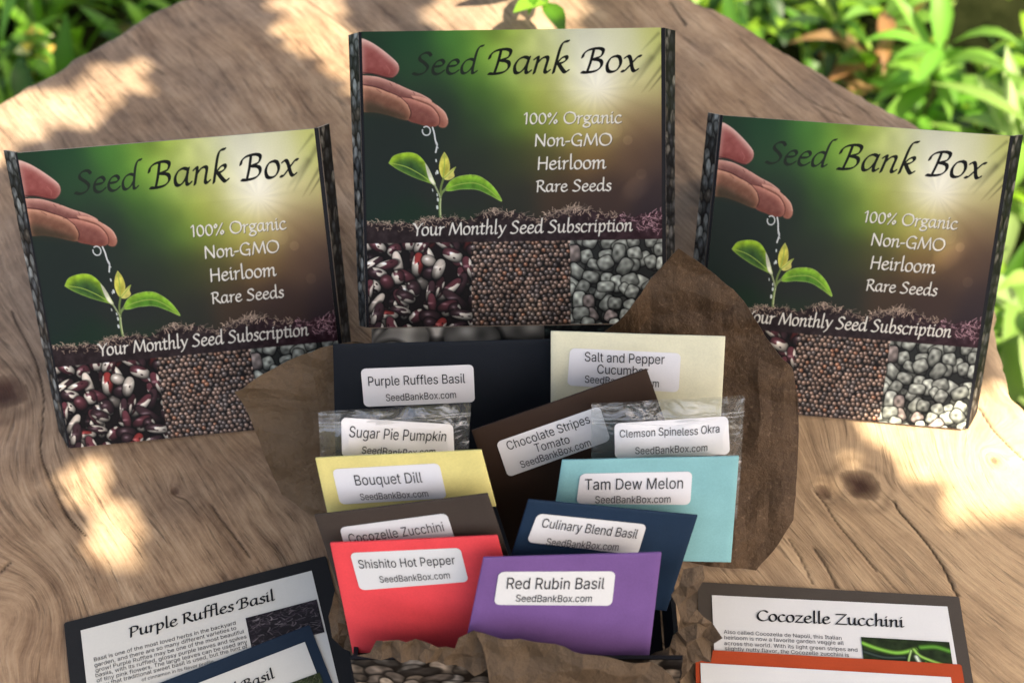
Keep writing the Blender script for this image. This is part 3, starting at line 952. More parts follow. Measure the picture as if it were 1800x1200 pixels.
def table():
    t = thing('wooden_table', 'weathered live edge wooden table top with knots, cracks and dappled sun', 'table')
    nx, ny = 820, 690
    x = np.linspace(-0.62, 0.46, nx)
    y = np.linspace(0.10, 1.022, ny)
    X, Y = np.meshgrid(x, y)
    ins = np.zeros(X.shape, bool)
    P = OUT_S
    for i in range(len(P)):
        (x0, y0), (x1, y1) = P[i], P[(i + 1) % len(P)]
        if y0 != y1:
            ins ^= ((Y < y0) != (Y < y1)) & (X < (x1 - x0) * (Y - y0) / (y1 - y0) + x0)
    D = seg_dist(X, Y, P, True) * np.where(ins, 1, -1)
    D += .008 + (fbm(ny, nx, 60, 77, 4) - .5) * .007
    ER = 0.016
    dd = np.clip(1 - D / ER, 0, 1)
    Z = -ER * (1 - np.sqrt(np.clip(1 - dd ** 2, 0, 1)))
    wv = (fbm(ny, nx, 9, 41, 3) - .5)
    U = X * .54 - Y * .84
    V = X * .84 + Y * .54
    V0 = V.copy()
    V = V + wv * .010 + (fbm(ny, nx, 3, 45, 2) - .5) * .034
    knot = np.zeros(X.shape)
    for (p, r, sgn, dark) in (((1514, 852), .0088, 1, 1), ((1449, 864), .004, 1, .8), ((4, 690), .011, -1, 1), ((1748, 808), .0022, 1, .7), ((1730, 900), .03, 1, 0), ((700, 830), .02, -1, 0), ((306, 862), .002, 1, .8), ((60, 1060), .010, -1, 0)):
        k = on_z(p)
        du = (X - k.x) * .54 - (Y - k.y) * .84
        dv = (X - k.x) * .84 + (Y - k.y) * .54
        V = V + sgn * 2.6 * r * np.exp(-(du / (4.0 * r)) ** 2 - (dv / (2.4 * r)) ** 2)
        if dark:
            d = np.hypot(du * .85, dv) / r + (fbm(ny, nx, 110, 51, 4) - .5) * .9
            knot = np.maximum(knot, dark * np.clip(1.25 - d, 0, 1) ** .35 + dark * .3 * np.exp(-((d - 1.9) / .3) ** 2))
    crack = np.zeros(X.shape)
    wob = (fbm(ny, nx, 110, 63, 3) - .5) * .0022
    for pts, wd, dk in (([(1178, 4), (1192, 24), (1205, 44)], .0022, 1), ([(1300, 66), (1345, 110), (1400, 160), (1440, 185), (1492, 206)], .0014, .75),
                        ([(1572, 878), (1580, 895), (1593, 910), (1627, 950), (1657, 993), (1684, 1045)], .0016, 1), ([(1432, 860), (1450, 883), (1477, 923), (1500, 950), (1540, 1000)], .0011, .8),
                        ([(1722, 715), (1738, 742), (1753, 762), (1795, 802), (1830, 830)], .0014, .95), ([(1430, 960), (1453, 993), (1470, 1030)], .0016, .85), ([(1387, 945), (1410, 985), (1425, 1022)], .0012, .7),
                        ([(20, 545), (28, 567), (60, 630), (77, 700), (70, 787), (87, 840), (115, 900), (150, 941)], .0013, .9), ([(371, 885), (395, 920), (415, 945), (437, 975)], .0014, .85),
                        ([(252, 108), (270, 119), (287, 130)], .001, .8), ([(540, 0), (575, 25), (627, 62)], .0012, .9), ([(0, 1004), (18, 988)], .0016, .8), ([(1545, 1000), (1575, 1035)], .0008, .5),
                        ([(1590, 860), (1640, 905), (1700, 945)], .0008, .45), ([(60, 140), (75, 165), (85, 172)], .0012, .7), ([(330, 80), (350, 120), (395, 150)], .0008, .5), ([(1420, 130), (1470, 165), (1530, 200)], .001, .6),
                        ([(1240, 190), (1255, 215)], .001, .6), ([(150, 1010), (170, 1040)], .0008, .5), ([(390, 300), (430, 330)], .0007, .4), ([(590, 160), (612, 210)], .001, .5)):
        w3 = [on_z(p) for p in pts]
        pl = [tuple(a) for a in catmull([(a.x, a.y) for a in w3], 4)] if len(w3) > 2 else [(a.x, a.y) for a in w3]
        d = seg_dist(X + wob, Y - wob, pl, False)
        crack = np.maximum(crack, dk * np.clip(1.3 - d / (wd * (.34 + .42 * fbm(ny, nx, 16, 83, 2))), 0, 1))
    crack = np.maximum(crack, np.clip((np.abs(dd - .5) < 0) * 0, 0, 1))
    Z = Z - crack * .0012 - np.clip(knot - .4, 0, 1) * .002 + (fbm(ny, nx, 14, 71, 3) - .5) * .0022 * np.clip(D / .05, 0, 1)
    Z = np.minimum(Z, 0.0)
    Z -= .0004
    pale = np.clip((X - .06) / .14, 0, 1) * np.clip((.78 - Y) / .2, 0, 1)  # partial sun on the right-hand wood, painted as a paler tone
    vi = -np.ones(X.size, int)
    keep = (D > 0.0).ravel()
    F = grid_faces(ny, nx)
    F = F[keep[F].all(1)]
    used = np.zeros(X.size, bool)
    used[F.ravel()] = True
    vi[used] = np.arange(used.sum())
    Vt = np.stack([X, Y, Z], -1).reshape(-1, 3)[used]
    me = np_mesh('table_top', Vt, vi[F][:, ::-1], uv=np.stack([U, V], -1).reshape(-1, 2)[used],
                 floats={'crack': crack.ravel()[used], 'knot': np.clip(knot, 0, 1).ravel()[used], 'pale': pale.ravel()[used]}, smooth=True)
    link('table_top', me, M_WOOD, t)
    ed = slab_mesh('bark_edge', [(a * .985 + .0, (b - .5) * .985 + .5) for a, b in OUT_S], .05)
    m, nt, b = new_mat('bark')
    tc = N(nt, 'TexCoord').outputs['Object']
    nt.links.new(ramp(nt, noise(nt, tc, 40, 6), [(.3, (.05, .032, .02)), (.7, (.17, .11, .07))]), b.inputs['Base Color'])
    b.inputs['Roughness'].default_value = .9
    o = link('bark_edge', ed, m, t)
    o.location.z = -.017
    for (lx, ly) in ((-.45, .25), (.30, .25), (-.30, .80), (.12, .82)):
        me = box_mesh('leg', (lx - .035, ly - .035, -.8), (lx + .035, ly + .035, -.0672))
        link('leg', me, m, t)
    return t


table()

# ------------------------------------------------------------------ cartons
def rot_frame(X, Y, z, yaw, lean):
    ux = Vector((math.cos(yaw), math.sin(yaw), 0))
    n = Vector((-math.sin(yaw), math.cos(yaw), 0))
    up = n * math.sin(lean) + Vector((0, 0, math.cos(lean)))
    M = Matrix((ux, up, ux.cross(up))).transposed().to_4x4()
    M.translation = Vector((X, Y, z))
    return M


def flap(name, art, side, h, w_top, w_bot, parent, sy=1.0):
    """printed side wall of the lid, folded back and splayed; local xy = lid plane, z towards viewer"""
    ny, nx = art.shape[:2]
    Yg, Xg = np.mgrid[0:ny, 0:nx]
    fy = 1 - Yg / (ny - 1)
    fx = Xg / (nx - 1)
    x0 = 0.0016
    wid = (w_bot + (w_top - w_bot) * fy) * .84
    x = x0 + fx * wid
    z = -0.0025 - fx * 0.012 + 0.0 * fy
    if side < 0:
        x = -x
    V = np.stack([x, fy * h, z], -1).reshape(-1, 3)
    F = grid_faces(ny, nx)
    if side < 0:
        F = F[:, ::-1]
    me = np_mesh(name, V, F, col=lin(art).reshape(-1, 3) * .8)
    me.materials.append(M_ART)
    me.materials.append(M_CARTON)
    o = link(name, me, None, parent)
    md = o.modifiers.new('thick', 'SOLIDIFY')
    md.thickness = .0016
    md.offset = -1
    md.material_offset = 1
    md.material_offset_rim = 1
    return o


def lid_parts(t, w, h, splays, M_rel=Matrix()):
    """front panel with the print, black fold grooves, flaps; origin = bottom centre of the panel"""
    e = box_mesh('lid_panel', (-w / 2, 0, -.0022), (w / 2, h, -.0002))
    lid = link('lid_panel', e, M_CARTON, t)
    pr = bpy.data.objects.new('lid_print', ME_COVER)
    C.objects.link(pr)
    pr.parent = lid
    pr.location = (-w / 2, 0, 0.0002)
    pr.scale = (w / PW, h / PH, 1)
    for s, art, (a, b, g) in ((-1, ST_L, splays[0]), (1, ST_R, splays[1])):
        gr = box_mesh('fold_groove', (min(s * w / 2, s * (w / 2 + g)), 0, -.004), (max(s * w / 2, s * (w / 2 + g)), h, -.0009))
        link('fold_groove', gr, M_BLACK, t)
        f = flap('side_flap', art, s, h, a, b, t)
        f.location = (s * (w / 2 + g - .0012), 0, 0)
    return lid


def tent_box(name, label, X, Y, yaw, lean, w, h, splays):
    """closed display carton standing as a tent: printed lid leaning back, tray propping it from behind"""
    t = thing(name, label, 'box', rot_frame(X, Y, .0022 * math.sin(lean) + .0006, yaw, lean), 'seed boxes on the table')
    lid_parts(t, w, h, splays)
    a = 2 * lean
    # tray behind, hinged along the top edge of the lid; built in lid coordinates
    ca, sa = math.cos(a), math.sin(a)
    dn = Vector((0, -ca, -sa))            # from the hinge down the tray
    inn = Vector((0, -sa, ca))            # towards the lid
    H0 = Vector((0, h - .001, -.0035))
    L = h - .004
    hw = w / 2 - .004
    for nm, A, B in (('tray_back', Vector((-hw, 0, 0)), Vector((hw, 0, 0))),):
        p = [H0 + A, H0 + B, H0 + B + dn * L, H0 + A + dn * L]
        link(nm, panel_mesh(nm, *p, .0018), M_CARTON, t)
    d = .026
    for s in (-1, 1):
        A = H0 + Vector((s * hw, 0, 0)) + dn * .045 + inn * .0005
        q = [A, A + dn * (L - .05), A + dn * (L - .05) + inn * d, A + inn * d * .4]
        if s < 0:
            q = q[::-1]
        link('tray_side', panel_mesh('tray_side', *q, .0016), M_CARTON, t)
    A = H0 + Vector((-hw + .002, 0, 0)) + dn * (L - .004) + inn * .0005
    B = H0 + Vector((hw - .002, 0, 0)) + dn * (L - .004) + inn * .0005
    link('tray_end', panel_mesh('tray_end', A, B, B + inn * d, A + inn * d, .0016), M_CARTON, t)
    return t


tent_box('seed_box', 'closed printed seed box standing at left of the tissue, leaning back on the wood', -.1884, .5022, .1238, .5605, .1704, .1836, ((.0112, .0082, .0014), (.0068, .0052, .0024)))
tent_box('seed_box', 'closed printed seed box at right by the sunlit wood, behind the large tissue sheet', .1988, .5152, -.109, .62, .1686, .1822, ((.0075, .0080, .0016), (.0105, .0085, .0024)))

# the open carton in the middle: lid up, base filled with tissue and packets
HB, YB, YF, BW = .07, .5330, .3180, .166
ob = thing('open_seed_box', 'open printed seed box with its lid raised, full of seed packets and tissue', 'box', Matrix.Translation((0.0024, YB, 0)), 'seed boxes on the table')
lidroot = rot_frame(0.0024, YB, HB, .0222, .775)
lid = box_mesh('lid_panel', (-.0878, 0, -.0022), (.0878, .1737, -.0002))
lid_o = link('lid_panel', lid, M_CARTON, ob)
lid_o.matrix_world = lidroot
pr = bpy.data.objects.new('lid_print', ME_COVER)
C.objects.link(pr)
pr.parent = lid_o
pr.location = (-.0878, 0, .0002)
pr.scale = (.1756 / PW, .1737 / PH, 1)
for s, art, (a, b, g) in ((-1, ST_L, (.0084, .0062, .0018)), (1, ST_R, (.0088, .0075, .0026))):
    gr = link('fold_groove', box_mesh('fold_groove', (min(s * .0878, s * (.0878 + g)), 0, -.004), (max(s * .0878, s * (.0878 + g)), .1737, -.0009)), M_BLACK, ob)
    gr.matrix_world = lidroot
    f = flap('side_flap', art, s, .1737, a, b, ob)
    f.matrix_world = lidroot @ Matrix.Translation((s * (.0878 + g - .0012), 0, 0))
strip = np.zeros((56, 360, 3), np.float32)
strip[:, :215] = stone_art(215, 56, 34, [(226, 220, 206), (206, 200, 186), (236, 228, 212)], 61, (222, 214, 200), 1.3)
strip[:, 215:] = stone_art(145, 56, 6, [(36, 44, 42), (50, 56, 52), (26, 30, 32)], 62, (10, 12, 12), 1.4)
link('back_wall', box_mesh('back_wall', (-BW / 2, .0005, .001), (BW / 2, .0025, HB - .004)), M_CARTON, ob)
hinge = link('hinge_strip', box_mesh('hinge_strip', (-.0865, -.0245, -.0024), (.0865, -.0006, -.0006)), M_CARTON, ob)
hinge.matrix_world = lidroot
sp = art_plane('strip_print', strip, .173, .0238)
sp.materials.append(M_ART)
so = link('strip_print', sp, None, hinge)
so.location = (-.0865, -.0244, -.0003)
front_art = stone_art(330, 130, 12, [(148, 134, 118), (116, 106, 96), (172, 158, 140), (84, 78, 72), (130, 124, 116)], 63, (20, 16, 14), 1.9)
fw = link('front_wall', box_mesh('front_wall', (-BW / 2, YF - YB - .001, .001), (BW / 2, YF - YB + .001, HB - .004)), M_BLACK, ob)
fp = art_plane('wall_print', front_art, BW, HB - .0055)
fp.materials.append(M_ART)
fo = link('wall_print', fp, None, fw)
fo.rotation_euler = (R(90), 0, 0)
fo.location = (-BW / 2, YF - YB - .0014, .001)
for s in (-1, 1):
    x0, x1 = sorted((s * BW / 2 - s * .0008, s * (BW / 2 + .0016)))
    link('side_wall', box_mesh('side_wall', (x0, YF - YB + .0014, .001), (x1, -.0014, .045)), M_BLACK, ob)
link('base_panel', box_mesh('base_panel', (-BW / 2 + .002, YF - YB + .002, .0006), (BW / 2 - .002, -.002, .0026)), M_BLACK, ob)

# ------------------------------------------------------------------ lettering as thin printed meshes
_txt_cache = {}


def text_mesh(txt):
    """(verts xy normalised so that the line is 1 wide, faces, size)"""
    if txt in _txt_cache:
        return _txt_cache[txt]
    cu = bpy.data.curves.new('lettering', 'FONT')
    cu.body = txt
    if SANS:
        cu.font = SANS
    cu.resolution_u = 3
    cu.fill_mode = 'NONE'
    o = bpy.data.objects.new('lettering', cu)
    C.objects.link(o)
    dg = bpy.context.evaluated_depsgraph_get()
    me = bpy.data.meshes.new_from_object(o.evaluated_get(dg))
    co = [tuple(v.co[:2]) for v in me.vertices]
    nxt = {e.vertices[0]: e.vertices[1] for e in me.edges}
    adj = {}
    for e in me.edges:
        a, b = e.vertices
        adj.setdefault(a, []).append(b)
        adj.setdefault(b, []).append(a)
    bpy.data.objects.remove(o)
    bpy.data.curves.remove(cu)
    bpy.data.meshes.remove(me)
    # contours in spline order (vertex numbers run along each contour)
    loops, seen = [], set()
    for v0 in range(len(co)):
        if v0 in seen or v0 not in adj:
            continue
        lp, v = [v0], v0
        seen.add(v0)
        step = v0 + 1 if (v0 + 1) in adj[v0] else adj[v0][0]
        while step not in seen:
            lp.append(step)
            seen.add(step)
            v = step
            rest = [w for w in adj[v] if w not in seen]
            if not rest:
                break
            step = rest[0]
        if len(lp) > 2:
            loops.append(lp)
    # filled by the non-zero winding rule, so overlapping strokes of a glyph stay solid
    sg = []
    for lp in loops:
        a = sum(co[lp[k]][0] * co[lp[(k + 1) % len(lp)]][1] - co[lp[(k + 1) % len(lp)]][0] * co[lp[k]][1] for k in range(len(lp)))
        sg.append(1 if a > 0 else -1)
        if a < 0:
            lp.reverse()
    vv, ee, ff, ov, oe, of = delaunay_2d_cdt([Vector(c) for c in co], [], loops, 0, 1e-6, True)
    V = np.array([tuple(v) for v in vv])
    F = [list(f) for f, ids in zip(ff, of) if ids and sum(sg[k] for k in set(ids)) != 0]
    x0, x1 = V[:, 0].min(), V[:, 0].max()
    V[:, 0] -= x0
    V /= (x1 - x0)
    _txt_cache[txt] = (V, F)
    return V, F


def lettering(parent, lines, zf, yscale=1.0, name='lettering'):
    """lines: (text, L(x,y), R(x,y)) in parent's local plane; one mesh"""
    Va, Fa = [], []
    for txt, L, Rr in lines:
        V, F = text_mesh(txt)
        ex = (Rr[0] - L[0], Rr[1] - L[1])
        ey = (-ex[1] * yscale, ex[0] * yscale)
        o = len(Va)
        for x, y in V:
            px, py = L[0] + x * ex[0] + y * ey[0], L[1] + x * ex[1] + y * ey[1]
            Va.append((px, py, zf(px, py)))
        Fa += [[i + o for i in f] for f in F]
    return link(name, pydata(name, Va, Fa), M_INK, parent)


# ------------------------------------------------------------------ seed packets
def loc2(M, P, n, p):
    q = M.inverted() @ on_plane(p, P, n)
    return q.x, q.y


def best_plane(quad, Y, lean):
    """small yaw that lets the four photographed corners form the squarest packet"""
    best = None
    for yd in np.arange(-12, 12.1, 1.0):
        yaw = R(yd)
        n = Vector((math.sin(yaw) * math.cos(lean), -math.cos(yaw) * math.cos(lean), math.sin(lean)))
        P = Vector((0.0, Y, .066))
        c0 = on_plane(((quad[0][0] + quad[1][0]) / 2, (quad[0][1] + quad[1][1]) / 2), P, Vector((0, -math.cos(lean), math.sin(lean))))
        q = [on_plane(p, c0, n) for p in quad]
        a = (q[1] - q[0]).normalized()
        sk = abs(a.dot((q[3] - q[0]).normalized())) + abs(a.dot((q[2] - q[1]).normalized()))
        sk += abs(yd) * .004
        if best is None or sk < best[0]:
            best = (sk, c0, n, yd, q)
    return best


def rounded(u0, v0, u1, v1, ru, rv, k=5):
    P = []
    for cx, cy, a0 in ((u1 - ru, v1 - rv, 0), (u0 + ru, v1 - rv, 90), (u0 + ru, v0 + rv, 180), (u1 - ru, v0 + rv, 270)):
        for i in range(k + 1):
            a = R(a0 + 90 * i / k)
            P.append((cx + ru * math.cos(a), cy + rv * math.sin(a)))
    return P


def bil(q, u, v):
    """q: TL TR BR BL 2D; v from bottom 0 to top 1"""
    (ax, ay), (bx, by), (cx, cy), (dx, dy) = q
    tx, ty = ax + (bx - ax) * u, ay + (by - ay) * u
    lx, ly = dx + (cx - dx) * u, dy + (cy - dy) * u
    return lx + (tx - lx) * v, ly + (ty - ly) * v


PACKET_LOG = []


def packet(label, cat, mat, quad, Y, lean, labq, lines, film=False, bulge=.0012, name='seed_packet', group='seed packets in the open box', labmat=None):
    sk, P, n, yd, q3 = best_plane(quad, Y, R(lean))
    M = frame(q3[3], q3[2] - q3[3], n)
    Mi = M.inverted()
    q = [tuple((Mi @ p)[:2]) for p in q3]
    PACKET_LOG.append((label[:30], round(sk, 3), yd, [tuple(round(c, 3) for c in p) for p in q]))
    t = thing(name, label, cat, M, group)
    cx = sum(p[0] for p in q) / 4
    cy = sum(p[1] for p in q) / 4
    ww = abs(q[1][0] - q[0][0])
    hh = abs(q[0][1] - q[3][1]) + 1e-6
    sd = random.uniform(0, 50)

    def zf(x, y):
        u, v = (x - cx) / (ww / 2), (y - cy) / (hh / 2)
        b = bulge * max(0, 1 - u * u) * max(0.15, 1 - v * v)
        w = .0018 if film else .0004
        return b + w * mnoise.noise(Vector((x * (60 if film else 26), y * (45 if film else 26), sd)))
    # body
    k = 26
    V, F = [], []
    for j in range(k + 1):
        for i in range(k + 1):
            x, y = bil(q, i / k, j / k)
            V.append((x, y, zf(x, y)))
    for j in range(k):
        for i in range(k):
            a = j * (k + 1) + i
            F.append([a, a + 1, a + k + 2, a + k + 1])
    body = link('pouch' if film else 'envelope', pydata('pouch', V, F, True), mat, t)
    if not film:
        md = body.modifiers.new('thick', 'SOLIDIFY')
        md.thickness = .0013
        md.offset = -1
        bv = body.modifiers.new('edge', 'BEVEL')
        bv.width = .0003
        bv.segments = 2
        bv.limit_method = 'ANGLE'
    else:
        # second film layer and the zip lip along the mouth
        V2 = [(x * 1.0, y, z - .0022) for x, y, z in V]
        link('back_film', pydata('back_film', V2, F, True), mat, t)
        Vz, Fz = [], []
        for vv in (.86, .89):
            o = len(Vz)
            for i in range(25):
                x, y = bil(q, i / 24, vv)
                for dy_, dz in ((-.0008, .0004), (0, .0012), (.0008, .0004)):
                    Vz.append((x, y + dy_, zf(x, y) + dz))
            for i in range(24):
                for c in range(2):
                    a = o + i * 3 + c
                    Fz.append([a, a + 3, a + 4, a + 1])
        link('zip_strip', pydata('zip_strip', Vz, Fz, True), mat, t)
    # label sticker
    PL = P + n * (bulge * (.75 if film else .5))
    lq = [tuple((Mi @ on_plane(p, PL, n))[:2]) for p in labq]
    lw = math.dist(lq[0], lq[1])
    lh = math.dist(lq[0], lq[3])
    off = .0005 if not film else .0014
    nu, nv = 40, 14
    rim = rounded(0, 0, 1, 1, .0028 / lw, .0028 / lh)
    inner = [(u, v) for u in np.linspace(.06, .94, nu) for v in np.linspace(.14, .86, nv)]
    pts = [Vector(p) for p in rim + inner]
    vv, ee, ff, *_ = delaunay_2d_cdt(pts, [], [list(range(len(rim)))], 1, 1e-6)
    Vl = []
    for p in vv:
        x, y = bil(lq, p.x, p.y)
        Vl.append((x, y, zf(x, y) + off))
    ff = [list(f) for f in ff]
    a, b, c = (Vector(Vl[k]) for k in ff[0][:3])
    if (b - a).cross(c - a).z < 0:
        ff = [f[::-1] for f in ff]
    lo = link('label', pydata('label', Vl, ff, False), labmat or M_LABEL, t)
    md = lo.modifiers.new('thick', 'SOLIDIFY')
    md.thickness = .0002
    md.offset = -1
    ll = []
    for txt, L, Rr in lines:
        a, b = Mi @ on_plane(L, PL, n), Mi @ on_plane(Rr, PL, n)
        ll.append((txt, a[:2], b[:2]))
    lettering(lo, ll, lambda x, y: zf(x, y) + off + .00035, 1.34)
    return t


URL = 'SeedBankBox.com'


def stock(name, rgb, gain=.78, rough=.62, **k):
    return paper(name, tuple(lin(rgb) * gain), rough, .10, 50, .3, **k)


packet('black seed packet with Purple Ruffles Basil label, rearmost under the raised lid', 'seed packet', stock('black_envelope', (30, 34, 40)),
       [(585, 606), (974, 597), (974, 800), (590, 812)], .450, 22, [(634, 648), (832, 640), (835, 705), (640, 714)],
       [('Purple Ruffles Basil', (648, 677), (818, 671)), (URL, (679, 703), (802, 697))])
packet('cream seed packet labelled Salt and Pepper Cucumber in front of the big tissue sheet', 'seed packet', stock('cream_envelope', (238, 232, 198), .88),
       [(968, 583), (1275, 592), (1266, 760), (968, 752)], .437, 22, [(1002, 612), (1197, 620), (1193, 688), (997, 677)],
       [('Salt and Pepper', (1028, 634), (1168, 638)), ('Cucumber', (1050, 655), (1139, 658)), (URL, (1028, 671), (1158, 678))])
packet('dark brown seed packet standing crooked, labelled Chocolate Stripes Tomato', 'seed packet', stock('chocolate_envelope', (62, 46, 36)),
       [(829, 757), (1137, 649), (1213, 862), (905, 990)], .408, 22, [(872, 777), (1054, 713), (1073, 772), (893, 838)],
       [('Chocolate Stripes', (894, 790), (1038, 741)), ('Tomato', (942, 793), (1002, 776)), (URL, (917, 821), (1039, 780))])
packet('clear plastic seed bag labelled Clemson Spineless Okra above the aqua packet', 'seed bag', M_FILM,
       [(1040, 712), (1310, 699), (1296, 912), (1040, 918)], .396, 22, [(1080, 744), (1280, 732), (1283, 797), (1081, 806)],
       [('Clemson Spineless Okra', (1089, 767), (1264, 758)), (URL, (1116, 795), (1242, 788))], film=True, name='seed_bag', bulge=.004)
packet('clear plastic seed bag labelled Sugar Pie Pumpkin behind the yellow packet', 'seed bag', M_FILM,
       [(560, 727), (828, 709), (822, 850), (566, 868)], .398, 22, [(600, 737), (797, 747), (799, 806), (601, 802)],
       [('Sugar Pie Pumpkin', (613, 766), (783, 774)), (URL, (635, 794), (764, 798))], film=True, name='seed_bag', bulge=.005)
packet('pale yellow seed packet with Bouquet Dill label', 'seed packet', stock('yellow_envelope', (242, 226, 142), .88),
       [(554, 805), (846, 791), (872, 890), (576, 905)], .368, 22, [(584, 824), (772, 813), (786, 874), (598, 886)],
       [('Bouquet Dill', (626, 851), (744, 845)), (URL, (635, 877), (754, 870))])
packet('aqua blue seed packet with Tam Dew Melon label and pearly sheen', 'seed packet', stock('aqua_envelope', (152, 206, 206), rough=.38),
       [(988, 809), (1299, 802), (1285, 988), (962, 980)], .374, 22, [(1020, 832), (1217, 828), (1213, 885), (1013, 884)],
       [('Tam Dew Melon', (1028, 859), (1200, 856)), (URL, (1046, 882), (1178, 880))])
packet('grey brown seed packet labelled Cocozelle Zucchini tucked behind the red packet', 'seed packet', stock('brown_envelope', (76, 66, 58)),
       [(552, 905), (857, 868), (905, 1010), (600, 1050)], .350, 22, [(597, 926), (785, 901), (803, 955), (612, 982)],
       [('Cocozelle Zucchini', (616, 952), (782, 931))], bulge=.0006, labmat=M_PRINTW)
packet('navy blue seed packet labelled Culinary Blend Basil behind the purple packet', 'seed packet', stock('navy_envelope', (30, 50, 72), .85),
       [(929, 878), (1227, 906), (1172, 1074), (880, 1040)], .350, 22, [(945, 902), (1137, 921), (1120, 973), (926, 952)],
       [('Culinary Blend Basil', (951, 925), (1118, 944)), (URL, (959, 956), (1085, 964))], labmat=M_PRINTW)
packet('bright red seed packet with Shishito Hot Pepper label', 'seed packet', stock('red_envelope', (240, 78, 82), .92),
       [(580, 954), (874, 941), (925, 1132), (620, 1149)], .340, 22, [(615, 971), (809, 962), (824, 1020), (633, 1036)],
       [('Shishito Hot Pepper', (632, 997), (801, 989)), (URL, (669, 1021), (792, 1013))], labmat=M_PRINTW)
packet('purple seed packet with Red Rubin Basil label at the front', 'seed packet', stock('purple_envelope', (118, 86, 142), .92),
       [(850, 980), (1163, 971), (1141, 1157), (815, 1147)], .3265, 22, [(877, 1004), (1082, 1003), (1075, 1062), (868, 1061)],
       [('Red Rubin Basil', (890, 1032), (1061, 1032)), (URL, (906, 1054), (1039, 1054))], labmat=M_PRINTW)

# ------------------------------------------------------------------ information cards lying on the wood
def herb_photo(seed, base, lights, w=150, h=110):
    img = np.zeros((h * 2, w * 2, 3), np.float32)
    img[:] = base
    img *= (0.7 + .6 * fbm(h * 2, w * 2, 14, seed, 4))[..., None]
    rr = random.Random(seed)
    for i in range(230):
        x, y = rr.uniform(0, w * 2), rr.uniform(0, h * 2)
        a = rr.uniform(-1.2, 1.2)
        pts = [(x, y)]
        for s in range(4):
            a += rr.uniform(-.6, .6)
            pts.append((pts[-1][0] + 7 * math.cos(a), pts[-1][1] + 7 * math.sin(a)))
        comp(img, nib_cover(img.shape[:2], [(*pts[i_], *pts[i_ + 1]) for i_ in range(4)], rr.uniform(1.2, 4), 1.2, R(40)) * rr.uniform(.25, .8), rr.choice(lights))
    return to_grid(np.clip(img, 0, 255), 2)


def zucchini_photo():
    w, h = 300, 200
    img = np.zeros((h, w, 3), np.float32)
    img[:] = (44, 56, 34)
    img *= (0.6 + .8 * fbm(h, w, 12, 91, 4))[..., None]
    for pts, wd, col in (([(0, 25), (60, 48), (120, 58), (180, 40)], 12, (120, 168, 70)), ([(0, 60), (70, 80), (140, 76)], 9, (58, 70, 62)), ([(175, 40), (200, 70), (300, 110)], 9, (136, 176, 84)),
                         ([(200, 30), (250, 25), (300, 40)], 14, (86, 134, 52)), ([(165, 45), (150, 100), (140, 200)], 5, (160, 190, 120)), ([(180, 70), (200, 130), (230, 200)], 10, (190, 200, 180)),
                         ([(210, 90), (250, 130), (300, 150)], 8, (70, 110, 44)), ([(20, 110), (90, 130), (160, 140)], 12, (52, 62, 58)), ([(0, 150), (80, 170), (150, 190)], 13, (90, 140, 60))):
        q = catmull(pts, 6)
        for k_, dk in ((1.0, .55), (.62, 1.0), (.25, 1.25)):
            comp(img, nib_cover((h, w), [(*a, *b) for a, b in zip(q[:-1], q[1:])], wd * k_, wd * k_, 0) * .9, np.clip(np.array(col) * dk, 0, 255))
    return to_grid(img, 2)


